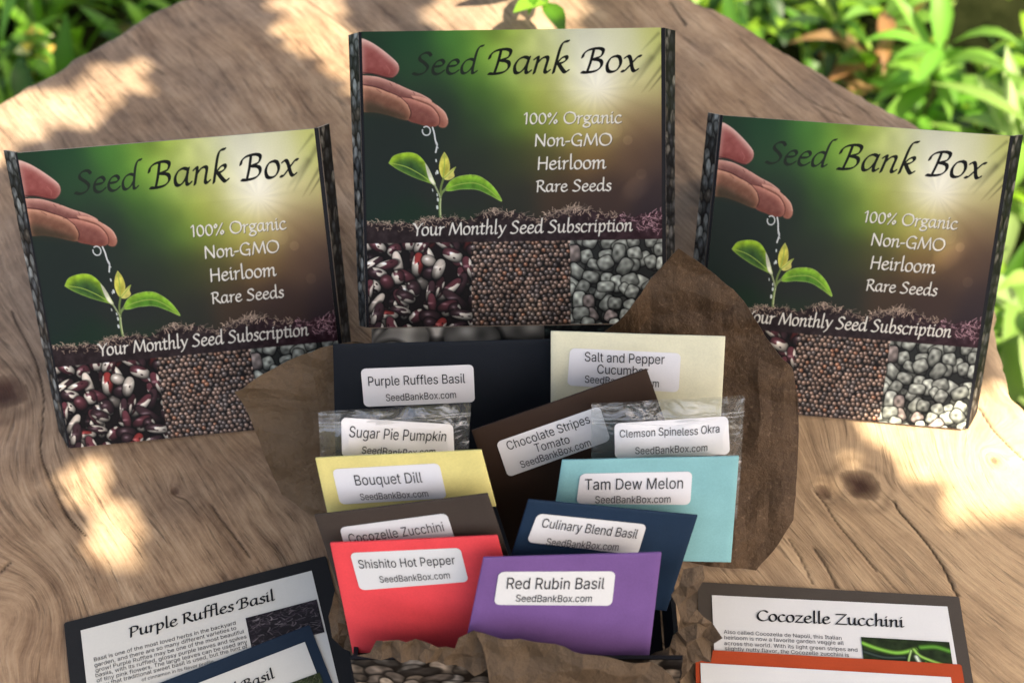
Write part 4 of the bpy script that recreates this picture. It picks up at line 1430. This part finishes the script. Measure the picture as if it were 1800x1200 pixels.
def info_card(label, border, inset_mat, z, TL, TR, depth, in_TL, in_TR, title, tL, tR, para, photo, ph_quad, rc=.0014, ttl_y=.74):
    t0, t1 = on_z(TL, z), on_z(TR, z)
    n = Vector((0, 0, 1))
    P = Vector((0, 0, z))
    M = frame(t0, t1 - t0, n)
    Mi = M.inverted()
    w = (t1 - t0).length
    t = thing('info_card', label, 'card', M, 'planting cards')
    body = slab_mesh('card_stock', rounded(0, -depth, w, 0, rc, rc), .0008)
    link('card_stock', body, border, t)
    a, b = (Mi @ on_plane(in_TL, P, n)), (Mi @ on_plane(in_TR, P, n))
    ang = math.atan2(b.y - a.y, b.x - a.x)
    ca, sa = math.cos(ang), math.sin(ang)
    L = (b - a).length
    dep = depth - .012 + a.y

    def A(x, y):
        return (a.x + x * ca - y * sa, a.y + x * sa + y * ca)
    poly = [A(0, -dep), A(L, -dep), A(L, 0), A(0, 0)]
    ins = link('printed_sheet', slab_mesh('printed_sheet', poly, .0002), inset_mat, t)
    ins.location.z = .0005
    zt = .0004
    # title: nib letters rasterised to dots, kept as a mesh of inked cells
    l2, r2 = Mi @ on_plane(tL, P, n), Mi @ on_plane(tR, P, n)
    segs, adv = script_segments(title, .06)
    tw = (r2 - l2).length
    u = 14
    pad = 20
    Wp, Hp = int(adv * u) + 2 * pad, int(13 * u) + pad
    S = segs * u
    S = np.stack([S[:, 0] + pad, 9.8 * u - S[:, 1], S[:, 2] + pad, 9.8 * u - S[:, 3]], 1)
    cov = nib_cover((Hp, Wp), S, .62 * u, .24 * u, R(-38)) > .5
    jj, ii = np.nonzero(cov)
    ex = np.array([(r2.x - l2.x), (r2.y - l2.y)]) / tw
    ey = np.array([-ex[1], ex[0]]) * ttl_y
    sc = tw / (adv * u)
    idx = {}
    V, F = [], []

    def vid(i, j):
        if (i, j) not in idx:
            p = np.array([l2.x, l2.y]) + ex * (i - pad) * sc + ey * (9.8 * u - j) * sc
            idx[(i, j)] = len(V)
            V.append((p[0], p[1], zt))
        return idx[(i, j)]
    # merge runs of cells per row
    for j in np.unique(jj):
        row = np.sort(ii[jj == j])
        st = pv = row[0]
        runs = []
        for i in row[1:]:
            if i != pv + 1:
                runs.append((st, pv + 1))
                st = i
            pv = i
        runs.append((st, pv + 1))
        for s_, e_ in runs:
            F.append([vid(s_, j + 1), vid(e_, j + 1), vid(e_, j), vid(s_, j)])
    link('title', pydata('title', V, F), M_INK, ins)
    if para:
        ll = [(s, (Mi @ on_plane(p0, P, n))[:2], (Mi @ on_plane(p1, P, n))[:2]) for s, p0, p1 in para]
        lettering(ins, ll, lambda x, y: zt, .98, 'paragraph')
    if photo is not None:
        q = [(Mi @ on_plane(p, P, n)) for p in ph_quad]
        pw, phh = (q[1] - q[0]).length, (q[3] - q[0]).length
        pm = art_plane('photo', photo, pw, phh, 0)
        pm.materials.append(M_ART)
        po = link('photo', pm, None, ins)
        ag = math.atan2(q[1].y - q[0].y, q[1].x - q[0].x)
        po.rotation_euler = (0, 0, ag)
        po.location = (q[0].x + math.sin(ag) * phh, q[0].y - math.cos(ag) * phh, zt)
    return t


info_card('black bordered planting card titled Purple Ruffles Basil lying at lower left', stock('black_card', (38, 38, 38)), M_PRINT, .0014,
          (112, 1094), (573, 976), .105, (142, 1108), (548, 1003), 'Purple Ruffles Basil', (228, 1121), (484, 1055),
          [('Basil is one of the most loved herbs in the backyard', (166, 1163), (415, 1098)),
           ('garden, and there are so many different varieties to', (167, 1173), (416, 1107)),
           ('grow! Purple Ruffles may be one of the most beautiful', (169, 1182), (430, 1113)),
           ('basils, with its ruffled, glossy purple leaves and spikes', (169, 1191), (434, 1122)),
           ('of tiny pink flowers. The large leaves can be used any', (171, 1200), (435, 1131)),
           ('way that traditional sweet basil is used, but the hint of', (173, 1209), (436, 1139)),
           ('of cinnamon in its flavor profile', (250, 1198), (376, 1165))],
          herb_photo(5, (40, 36, 38), [(120, 108, 110), (84, 74, 80), (150, 140, 140), (60, 48, 58)]), [(432, 1087), (557, 1054), (592, 1150), (446, 1145)])
info_card('navy bordered planting card on top of the black bordered one', stock('navy_card', (36, 50, 66)), M_PRINT, .0034,
          (120, 1262), (544, 1097), .105, (150, 1277), (536, 1128), 'Culinary Blend Basil', (246, 1285), (484, 1191), [],
          herb_photo(6, (52, 60, 36), [(120, 116, 90), (84, 90, 60), (150, 140, 120), (60, 70, 38)]), [(505, 1203), (562, 1182), (590, 1240), (530, 1262)])
info_card('grey brown bordered planting card titled Cocozelle Zucchini lying at lower right', stock('taupe_card', (84, 76, 68)), M_PRINTW, .0014,
          (1226, 1022), (1686, 1048), .105, (1251, 1046), (1665, 1066), 'Cocozelle Zucchini', (1329, 1091), (1589, 1103),
          [('Also called Cocozella de Napoli, this Italian', (1272, 1114), (1479, 1125)),
           ('heirloom is now a favorite garden veggie all', (1273, 1124), (1483, 1134)),
           ('across the world. With its light green stripes and', (1273, 1134), (1507, 1146)),
           ('slightly nutty flavor, the Cocozelle zucchini is', (1274, 1143), (1492, 1155))],
          zucchini_photo(), [(1513, 1120), (1668, 1129), (1690, 1215), (1526, 1205)])
info_card('orange bordered planting card overlapping the grey brown bordered one', stock('orange_card', (212, 88, 48), .62), M_PRINTW, .0034,
          (1222, 1140), (1690, 1167), .095, (1231, 1165), (1671, 1190), 'Sugar Pie Pumpkin', (1316, 1223), (1590, 1240), [], None, None)

# ------------------------------------------------------------------ tissue paper
def sheet(label, px_outline, gz, mat, amp, freq, seed, step=.0034, flat=False, name='tissue_sheet', group='brown tissue paper'):
    """crumpled sheet: outline carried onto the standing surface Y = gz(X, z), creased, with paper thickness"""
    def lift(p):
        d = ray(*p)
        t0, t1 = .3, 1.4
        for _ in range(44):
            t = (t0 + t1) / 2
            q = CAMP + d * t
            if q.y < gz(q.x, q.z):
                t0 = t
            else:
                t1 = t
        return CAMP + d * t
    raw = []
    n = len(px_outline)
    rr = random.Random(seed)
    for i in range(n):
        a, b = px_outline[i], px_outline[(i + 1) % n]
        m = max(1, int(math.dist(a, b) / 14))
        for k in range(m):
            s = k / m
            j = .8 if k else 0
            raw.append((a[0] + (b[0] - a[0]) * s + rr.uniform(-j, j), a[1] + (b[1] - a[1]) * s + rr.uniform(-j, j)))
    # parametrise in pixels of the outline only to fill it, real coordinates come from the surface
    W = [lift(p) for p in raw]
    xs, ys = [p[0] for p in raw], [p[1] for p in raw]
    ins = []
    stp = step / .78 * FPX
    yy = min(ys)
    while yy < max(ys):
        xx = min(xs)
        while xx < max(xs):
            p = (xx + rr.uniform(-.3, .3) * stp, yy + rr.uniform(-.3, .3) * stp)
            c = False
            for i in range(len(raw)):
                (x0, y0), (x1, y1) = raw[i], raw[(i + 1) % len(raw)]
                if (p[1] < y0) != (p[1] < y1) and p[0] < (x1 - x0) * (p[1] - y0) / (y1 - y0) + x0:
                    c = not c
            if c:
                ins.append(p)
            xx += stp
        yy += stp
    pts = [Vector(p) for p in raw + ins]
    vv, ee, ff, *_ = delaunay_2d_cdt(pts, [], [list(range(len(raw)))], 1, 1e-5)
    folds = [(rr.uniform(0, 3.14), rr.uniform(.016, .060) * 22 / freq, rr.random(), rr.uniform(.5, 1.1)) for _ in range(7)]
    V = []
    for p in vv:
        q = lift((p.x, p.y))
        s = Vector((q.x * freq, q.z * freq * .9 + q.y * freq * .5, seed * 3.1))
        cr = mnoise.noise(s) + .5 * mnoise.noise(s * 2.3) + .35 * (abs(mnoise.noise(s * 1.7 + Vector((7, 0, 0)))) * 2 - .5)
        h = 0.0
        for (ka, kl, kp, kw) in folds:
            wob = mnoise.noise(Vector((q.x * 14, q.z * 14, kp * 5))) * .9
            ph = (q.x * math.cos(ka) + (q.z - q.y * .6) * math.sin(ka)) / kl + kp + wob * .55
            tri = abs((ph % 1.0) - .5) * 2
            gate = max(0.0, .35 + mnoise.noise(Vector((q.x * 11 + kp * 9, q.z * 11, kp * 3))) * 1.3)
            h += kw * (tri - .5) * min(1, gate)
        d = amp * (cr * .30 + h * .75)
        q2 = q + Vector((0, -1, .35)) * d
        q2.z = max(q2.z, .0022)
        V.append(q2)
    zc = sum((v for v in V), Vector()) / len(V)
    base = Vector((zc.x, zc.y, min(v.z for v in V)))
    me = pydata(name, [v - base for v in V], [list(f) for f in ff], not flat)
    o = link(name, me, mat)
    o.location = base
    md = o.modifiers.new('thick', 'SOLIDIFY')
    md.thickness = .00035
    tag(o, label, 'tissue paper', group)
    return o


def interp(xs, ys):
    return lambda z: float(np.interp(z, xs, ys))


gR = interp([0, .03, .07, .12, .18], [.405, .436, .470, .494, .512])
sheet('large dark brown tissue sheet spreading right behind the cream packet', [(1193, 437), (1232, 462), (1290, 512), (1318, 545), (1345, 590), (1394, 650), (1403, 700), (1405, 760), (1401, 840), (1395, 915), (1362, 970), (1330, 1010), (1262, 992), (1150, 985), (1060, 900), (1000, 700), (1040, 600), (1088, 560), (1135, 505)],
      lambda x, z: gR(z) - max(0, x - .10) * .15, M_KRAFTD, .0055, 22, 3, .012, True)
gL = interp([0, .03, .07, .12, .18], [.440, .452, .468, .482, .495])
sheet('lighter brown tissue sheet fanning out left behind the yellow packet', [(413, 686), (440, 670), (475, 652), (520, 630), (562, 611), (640, 604), (680, 700), (680, 860), (600, 905), (556, 910), (520, 884), (495, 868), (478, 830), (455, 775), (436, 735), (424, 706)],
      lambda x, z: gL(z) + max(0, -x - .12) * .12, M_KRAFT, .0060, 20, 5, .012, True)
gF = interp([0, .05, .075, .10, .13], [.300, .304, .312, .3215, .330])
sheet('smooth brown tissue flap folded over the front of the open box', [(836, 1112), (850, 1114), (882, 1119), (960, 1132), (1040, 1148), (1100, 1158), (1145, 1164), (1180, 1186), (1215, 1240), (1230, 1290), (868, 1290), (860, 1200), (855, 1165), (848, 1135)],
      lambda x, z: gF(z) - .003, M_KRAFTF, .0030, 26, 8, .0075, True)
gF2 = interp([0, .06, .085, .10, .13], [.305, .311, .3205, .326, .334])
sheet('torn brown tissue edge curling up below the red packet', [(628, 1152), (650, 1147), (662, 1126), (675, 1117), (700, 1121), (730, 1127), (758, 1124), (770, 1132), (800, 1134), (806, 1118), (832, 1111), (846, 1118), (854, 1160), (856, 1172), (835, 1182), (800, 1168), (750, 1160), (690, 1156), (650, 1155)],
      lambda x, z: gF2(z), M_KRAFTF, .0065, 60, 11, .0050, True)
gC = interp([0, .05, .09, .13], [.318, .336, .352, .366])
sheet('crumpled brown tissue corner poking out at the right of the purple packet', [(1202, 1002), (1236, 996), (1238, 1018), (1226, 1040), (1224, 1066), (1236, 1085), (1268, 1111), (1256, 1132), (1248, 1156), (1205, 1172), (1164, 1205), (1142, 1166), (1178, 1140), (1192, 1112), (1196, 1085), (1190, 1062), (1180, 1048), (1194, 1030)],
      lambda x, z: gC(z) - abs(x - .115) * .25, M_KRAFTF, .0105, 48, 17, .0052, True)
gS = interp([0, .05, .09, .13], [.33, .345, .355, .37])
sheet('small brown tissue fold squeezed between the red packet and the left card', [(588, 1040), (606, 1060), (612, 1100), (624, 1150), (604, 1140), (584, 1118), (578, 1080)],
      lambda x, z: gS(z), M_KRAFTF, .005, 60, 23, .005, True)

# ------------------------------------------------------------------ garden: ground, foliage and plants below the table
GZ = -.80
gm = pydata('ground', [(-14, -8, GZ), (14, -8, GZ), (14, 20, GZ), (-14, 20, GZ)], [[0, 1, 2, 3]])
g = link('ground', gm, M_SOIL)
g['kind'] = 'structure'

LS = np.linspace(0, 1, 6)
LWID = np.array([.10, .72, 1.0, .86, .5, .02])


def leaf_blades(specs):
    """specs: (base, dir, up, length, width, droop, colour) -> V, F, col"""
    V, F, K = [], [], []
    for b, d, up, L, w, droop, col in specs:
        d = d.normalized()
        sd = d.cross(up)
        if sd.length < 1e-3:
            sd = d.cross(Vector((1, 0, .1)))
        sd.normalize()
        nn = sd.cross(d)
        o = len(V)
        for s, lw in zip(LS, LWID):
            c = b + d * (L * s) + Vector((0, 0, -droop * L * s * s))
            hw = w * lw * .5
            V += [c - sd * hw + nn * hw * .35, c, c + sd * hw + nn * hw * .35]
            K += [np.array(col) * f for f in (.95, 1.25, .95)]
        for i in range(5):
            for k in range(2):
                a = o + i * 3 + k
                F.append([a, a + 1, a + 4, a + 3])
    return np.array([tuple(v) for v in V]), np.array(F), np.array(K)


GREEN = [(.10, .20, .010), (.16, .28, .014), (.035, .090, .010), (.17, .29, .02), (.27, .36, .09), (.020, .055, .008), (.016, .045, .008), (.05, .13, .01)]


def clump(rr, c, n, L, w, spread=1.0, cols=GREEN, brown=.03, tilt=(.2, 1.1)):
    out = []
    for i in range(n):
        a = rr.uniform(0, 6.283)
        e = rr.uniform(*tilt)
        d = Vector((math.cos(a) * math.cos(e), math.sin(a) * math.cos(e), math.sin(e)))
        l = L * rr.uniform(.6, 1.15)
        col = rr.choice(cols)
        if rr.random() < brown:
            col = rr.choice([(.22, .10, .035), (.28, .17, .06), (.30, .24, .05)])
        k = rr.uniform(.8, 1.2)
        h = rr.uniform(0, .7) * L * spread
        out.append((c + Vector((d.x * l * .1, d.y * l * .1, h)), d, Vector((0, 0, 1)), l, w * rr.uniform(.7, 1.2), rr.uniform(.1, .7), tuple(x * k for x in col)))
    return out


rr = random.Random(99)
specs = []
for i in range(1050):            # right hand side: broad lance leaves
    x, y = rr.uniform(.25, 2.6), rr.uniform(.1, 4.2)
    if x < .45 + .0 * y and y < .7:
        x += .3
    specs += clump(rr, Vector((x, y, GZ + rr.uniform(0, .22))), rr.randint(6, 10), rr.uniform(.065, .14), rr.uniform(.018, .038))
for i in range(2600):            # left and behind: finer, grassier
    x, y = rr.uniform(-2.6, .35), rr.uniform(.85, 4.4)
    specs += clump(rr, Vector((x, y, GZ + rr.uniform(0, .06))), rr.randint(8, 12), rr.uniform(.08, .17), rr.uniform(.012, .034), 1.0,
                   [(.045, .13, .008), (.07, .18, .010), (.02, .06, .008), (.10, .22, .015)], .02, (.4, 1.4))
V, F, K = leaf_blades(specs)
o = link('ground_cover', np_mesh('ground_cover', V, F, col=K, smooth=True), M_LEAF)
o['kind'] = 'stuff'
o['label'] = 'sunlit green leaves and grass covering the ground around the table'
o['category'] = 'ground cover'


def plant(name, label, c, n, L, w, stem_h, cols, seed, brown=0.0, tilt=(.1, 1.0), cat='plant', group=None):
    r2 = random.Random(seed)
    t = thing(name, label, cat, Matrix.Translation(c), group)
    sp = []
    for i in range(n):
        h = stem_h * (.35 + .65 * i / max(1, n - 1))
        sp += clump(r2, Vector((0, 0, h)), 1, L, w, 0, cols, brown, tilt)
    V, F, K = leaf_blades(sp)
    link('leaves', np_mesh('leaves', V, F, col=K, smooth=True), M_LEAF, t)
    k = 7
    Vs, Fs = [], []
    for z in (0, stem_h * .5, stem_h):
        for i in range(k):
            a = 6.283 * i / k
            rad = .004 * (1.2 - z / stem_h * .6)
            Vs.append((rad * math.cos(a), rad * math.sin(a), z))
    for j in range(2):
        for i in range(k):
            Fs.append([j * k + i, j * k + (i + 1) % k, (j + 1) * k + (i + 1) % k, (j + 1) * k + i])
    ms = np_mesh('stem', np.array(Vs), np.array(Fs), col=np.tile((.08, .11, .03), (len(Vs), 1)), smooth=True)
    link('stem', ms, M_LEAF, t)
    return t


def at_depth(px, py, Y):
    d = ray(px, py)
    return CAMP + d * (Y / d.y)


# the sprig: a stem growing up behind the table and arching over its far edge
tip = on_z((956, 22), .020)
t = thing('leafy_sprig', 'bright green leafy sprig arching over the far table edge behind the open box', 'plant', Matrix.Translation((tip.x + .01, 1.06, GZ)))
st = catmull([(0, GZ), (.01, -.3), (.0, .0), (-.02, .045), (-.06, .055), (tip.y - 1.06 + .01, .022)], 6)
Vs, Fs = [], []
for j_, (yy, zz) in enumerate(st):
    for i_ in range(7):
        a = 6.283 * i_ / 7
        rad = .0024 - .0014 * j_ / len(st)
        Vs.append((rad * math.cos(a) - .01 * j_ / len(st), yy + rad * math.sin(a) * .7, zz - GZ + rad * math.sin(a) * .7))
for j_ in range(len(st) - 1):
    for i_ in range(7):
        Fs.append([j_ * 7 + i_, j_ * 7 + (i_ + 1) % 7, (j_ + 1) * 7 + (i_ + 1) % 7, (j_ + 1) * 7 + i_])
link('stem', np_mesh('stem', np.array(Vs), np.array(Fs), col=np.tile((.08, .14, .03), (len(Vs), 1)), smooth=True), M_LEAF, t)
rs = random.Random(3)
sp = []
for k_ in range(15):
    yy, zz = st[-1 - (k_ // 3) * 2]
    a = rs.uniform(-2.9, -.2) if k_ % 3 else rs.uniform(0, 6.28)
    d = Vector((math.cos(a), math.sin(a), rs.uniform(.0, .5)))
    sp.append((Vector((-.008, yy, zz - GZ)), d, Vector((0, 0, 1)), rs.uniform(.034, .060), rs.uniform(.013, .021), .15, rs.choice([(.12, .26, .02), (.17, .32, .03), (.07, .18, .01)])))
V, F, K = leaf_blades(sp)
link('leaves', np_mesh('leaves', V, F, col=K, smooth=True), M_LEAF, t)
LIGHTG = [(.16, .26, .05), (.20, .28, .09), (.12, .22, .03)]
p = on_z((1790, 290), -.58)
plant('pale_leaf_plant', 'pale green broad leaved plant beside the top of the right box', Vector((p.x, p.y, GZ)), 26, .15, .036, .30, LIGHTG, 5)
p = on_z((1810, 560), -.58)
plant('pale_leaf_plant', 'pale green broad leaved plant low beside the right table edge', Vector((p.x, p.y, GZ)), 26, .14, .040, .28, LIGHTG, 6)
p = on_z((1540, 70), -.6)
plant('brown_leaf_plant', 'upright plant with some withered orange brown leaves beyond the table', Vector((p.x, p.y, GZ)), 22, .13, .034, .26, [(.26, .13, .05), (.10, .20, .03), (.08, .17, .02), (.30, .18, .08)], 7)
p = on_z((1640, 150), -.6)
plant('lance_leaf_plant', 'vivid green plant with long spreading leaves above the right box', Vector((p.x, p.y, GZ)), 28, .15, .032, .28, [(.09, .22, .02), (.12, .24, .03)], 8)
p = on_z((40, 40), -.62)
plant('yellow_flower_plant', 'low plant with yellow and orange blooms at the top left corner', Vector((p.x, p.y, GZ)), 30, .045, .028, .16, [(.45, .40, .06), (.10, .22, .02), (.42, .28, .06), (.12, .26, .03), (.5, .5, .3)], 9)

# tree added overhead, out of the picture, its gaps shaped to place sun patches
LIT = [[(108, 222), (128, 165), (185, 112), (240, 112), (222, 172), (160, 205)], [(-60, 150), (8, 190), (28, 225), (22, 268), (-60, 290)],
       [(478, 4), (560, -20), (606, 50), (632, 160), (596, 130), (548, 70), (505, 36)], [(772, -40), (1010, -40), (1010, 60), (772, 60)],
       [(1524, 748), (1600, 800), (1690, 880), (1800, 985), (1950, 1100), (2050, 700), (1765, 680), (1640, 748)],
       [(150, 815), (176, 830), (205, 905), (250, 985), (258, 1030), (188, 1035), (172, 960)]]
LITW = [[tuple(on_z(p)[:2]) for p in poly] for poly in LIT]
HALF = [tuple(on_z(p)[:2]) for p in [(1340, 760), (1700, 780), (1900, 1000), (1900, 1300), (1260, 1300)]]


def inside(p, poly):
    c = False
    for i in range(len(poly)):
        (x0, y0), (x1, y1) = poly[i], poly[(i + 1) % len(poly)]
        if (p[1] < y0) != (p[1] < y1) and p[0] < (x1 - x0) * (p[1] - y0) / (y1 - y0) + x0:
            c = not c
    return c


def near(p, poly, r):
    if inside(p, poly):
        return True
    for i in range(len(poly)):
        a, b = Vector(poly[i]), Vector(poly[(i + 1) % len(poly)])
        q = Vector(p)
        t = max(0, min(1, (q - a).dot(b - a) / max(1e-9, (b - a).length_squared)))
        if (q - a - (b - a) * t).length < r:
            return True
    return False


rt = random.Random(12)
sp = []
side = SUN.cross(Vector((0, 0, 1))).normalized()
upc = side.cross(SUN).normalized()
for i in range(17000):
    gx, gy = rt.uniform(-.85, .62), rt.uniform(-.05, 1.45)
    if i > 13000:
        gx, gy = rt.uniform(-.75, .12), rt.uniform(1.42, 1.95)
        if mnoise.noise(Vector((gx * 6, gy * 6, 4))) > .08:
            continue
    L = rt.uniform(.042, .066)
    wdt = L * .62
    if any(near((gx, gy), poly, L * .42) for poly in LITW):
        continue
    if inside((gx, gy), HALF) and rt.random() < .45:
        continue
    dist = rt.uniform(1.35, 1.65)
    c = Vector((gx, gy, 0)) + SUN * dist
    a = rt.uniform(0, 6.283)
    d = side * math.cos(a) + upc * math.sin(a) + SUN * rt.uniform(-.3, .3)
    sp.append((c - d.normalized() * L * .5, d, SUN + Vector((rt.uniform(-.3, .3), rt.uniform(-.3, .3), 0)), L, wdt, .1, rt.choice(GREEN)))
V, F, K = leaf_blades(sp)
canopy = thing('shade_canopy', 'leafy tree added out of view to dapple the table with shade', 'canopy', Matrix.Translation((0, 0, 0)))
m_opq = leaf_mat('canopy_leaf', .12)
link('shade_leaves', np_mesh('shade_leaves', V, F, col=K, smooth=True), m_opq, canopy)
br = Vector((0, .5, 0)) + SUN * 2.2
Vs, Fs = [], []
for j in range(9):
    c = br + Vector((2.2 - j * .32, -.1 * j * .3, .30 + .05 * math.sin(j)))
    rad = .05 - j * .004
    for i in range(8):
        a = 6.283 * i / 8
        Vs.append(c + Vector((0, rad * math.cos(a), rad * math.sin(a))))
for j in range(8):
    for i in range(8):
        Fs.append([j * 8 + i, j * 8 + (i + 1) % 8, (j + 1) * 8 + (i + 1) % 8, (j + 1) * 8 + i])
bk, nt, b = new_mat('branch_bark')
nt.links.new(ramp(nt, noise(nt, N(nt, 'TexCoord').outputs['Object'], 30, 5), [(.3, (.04, .03, .02)), (.7, (.13, .10, .07))]), b.inputs['Base Color'])
link('branch', pydata('branch', Vs, Fs, True), bk, canopy)
if False:
    for l in PACKET_LOG:
        print('PKT', l)
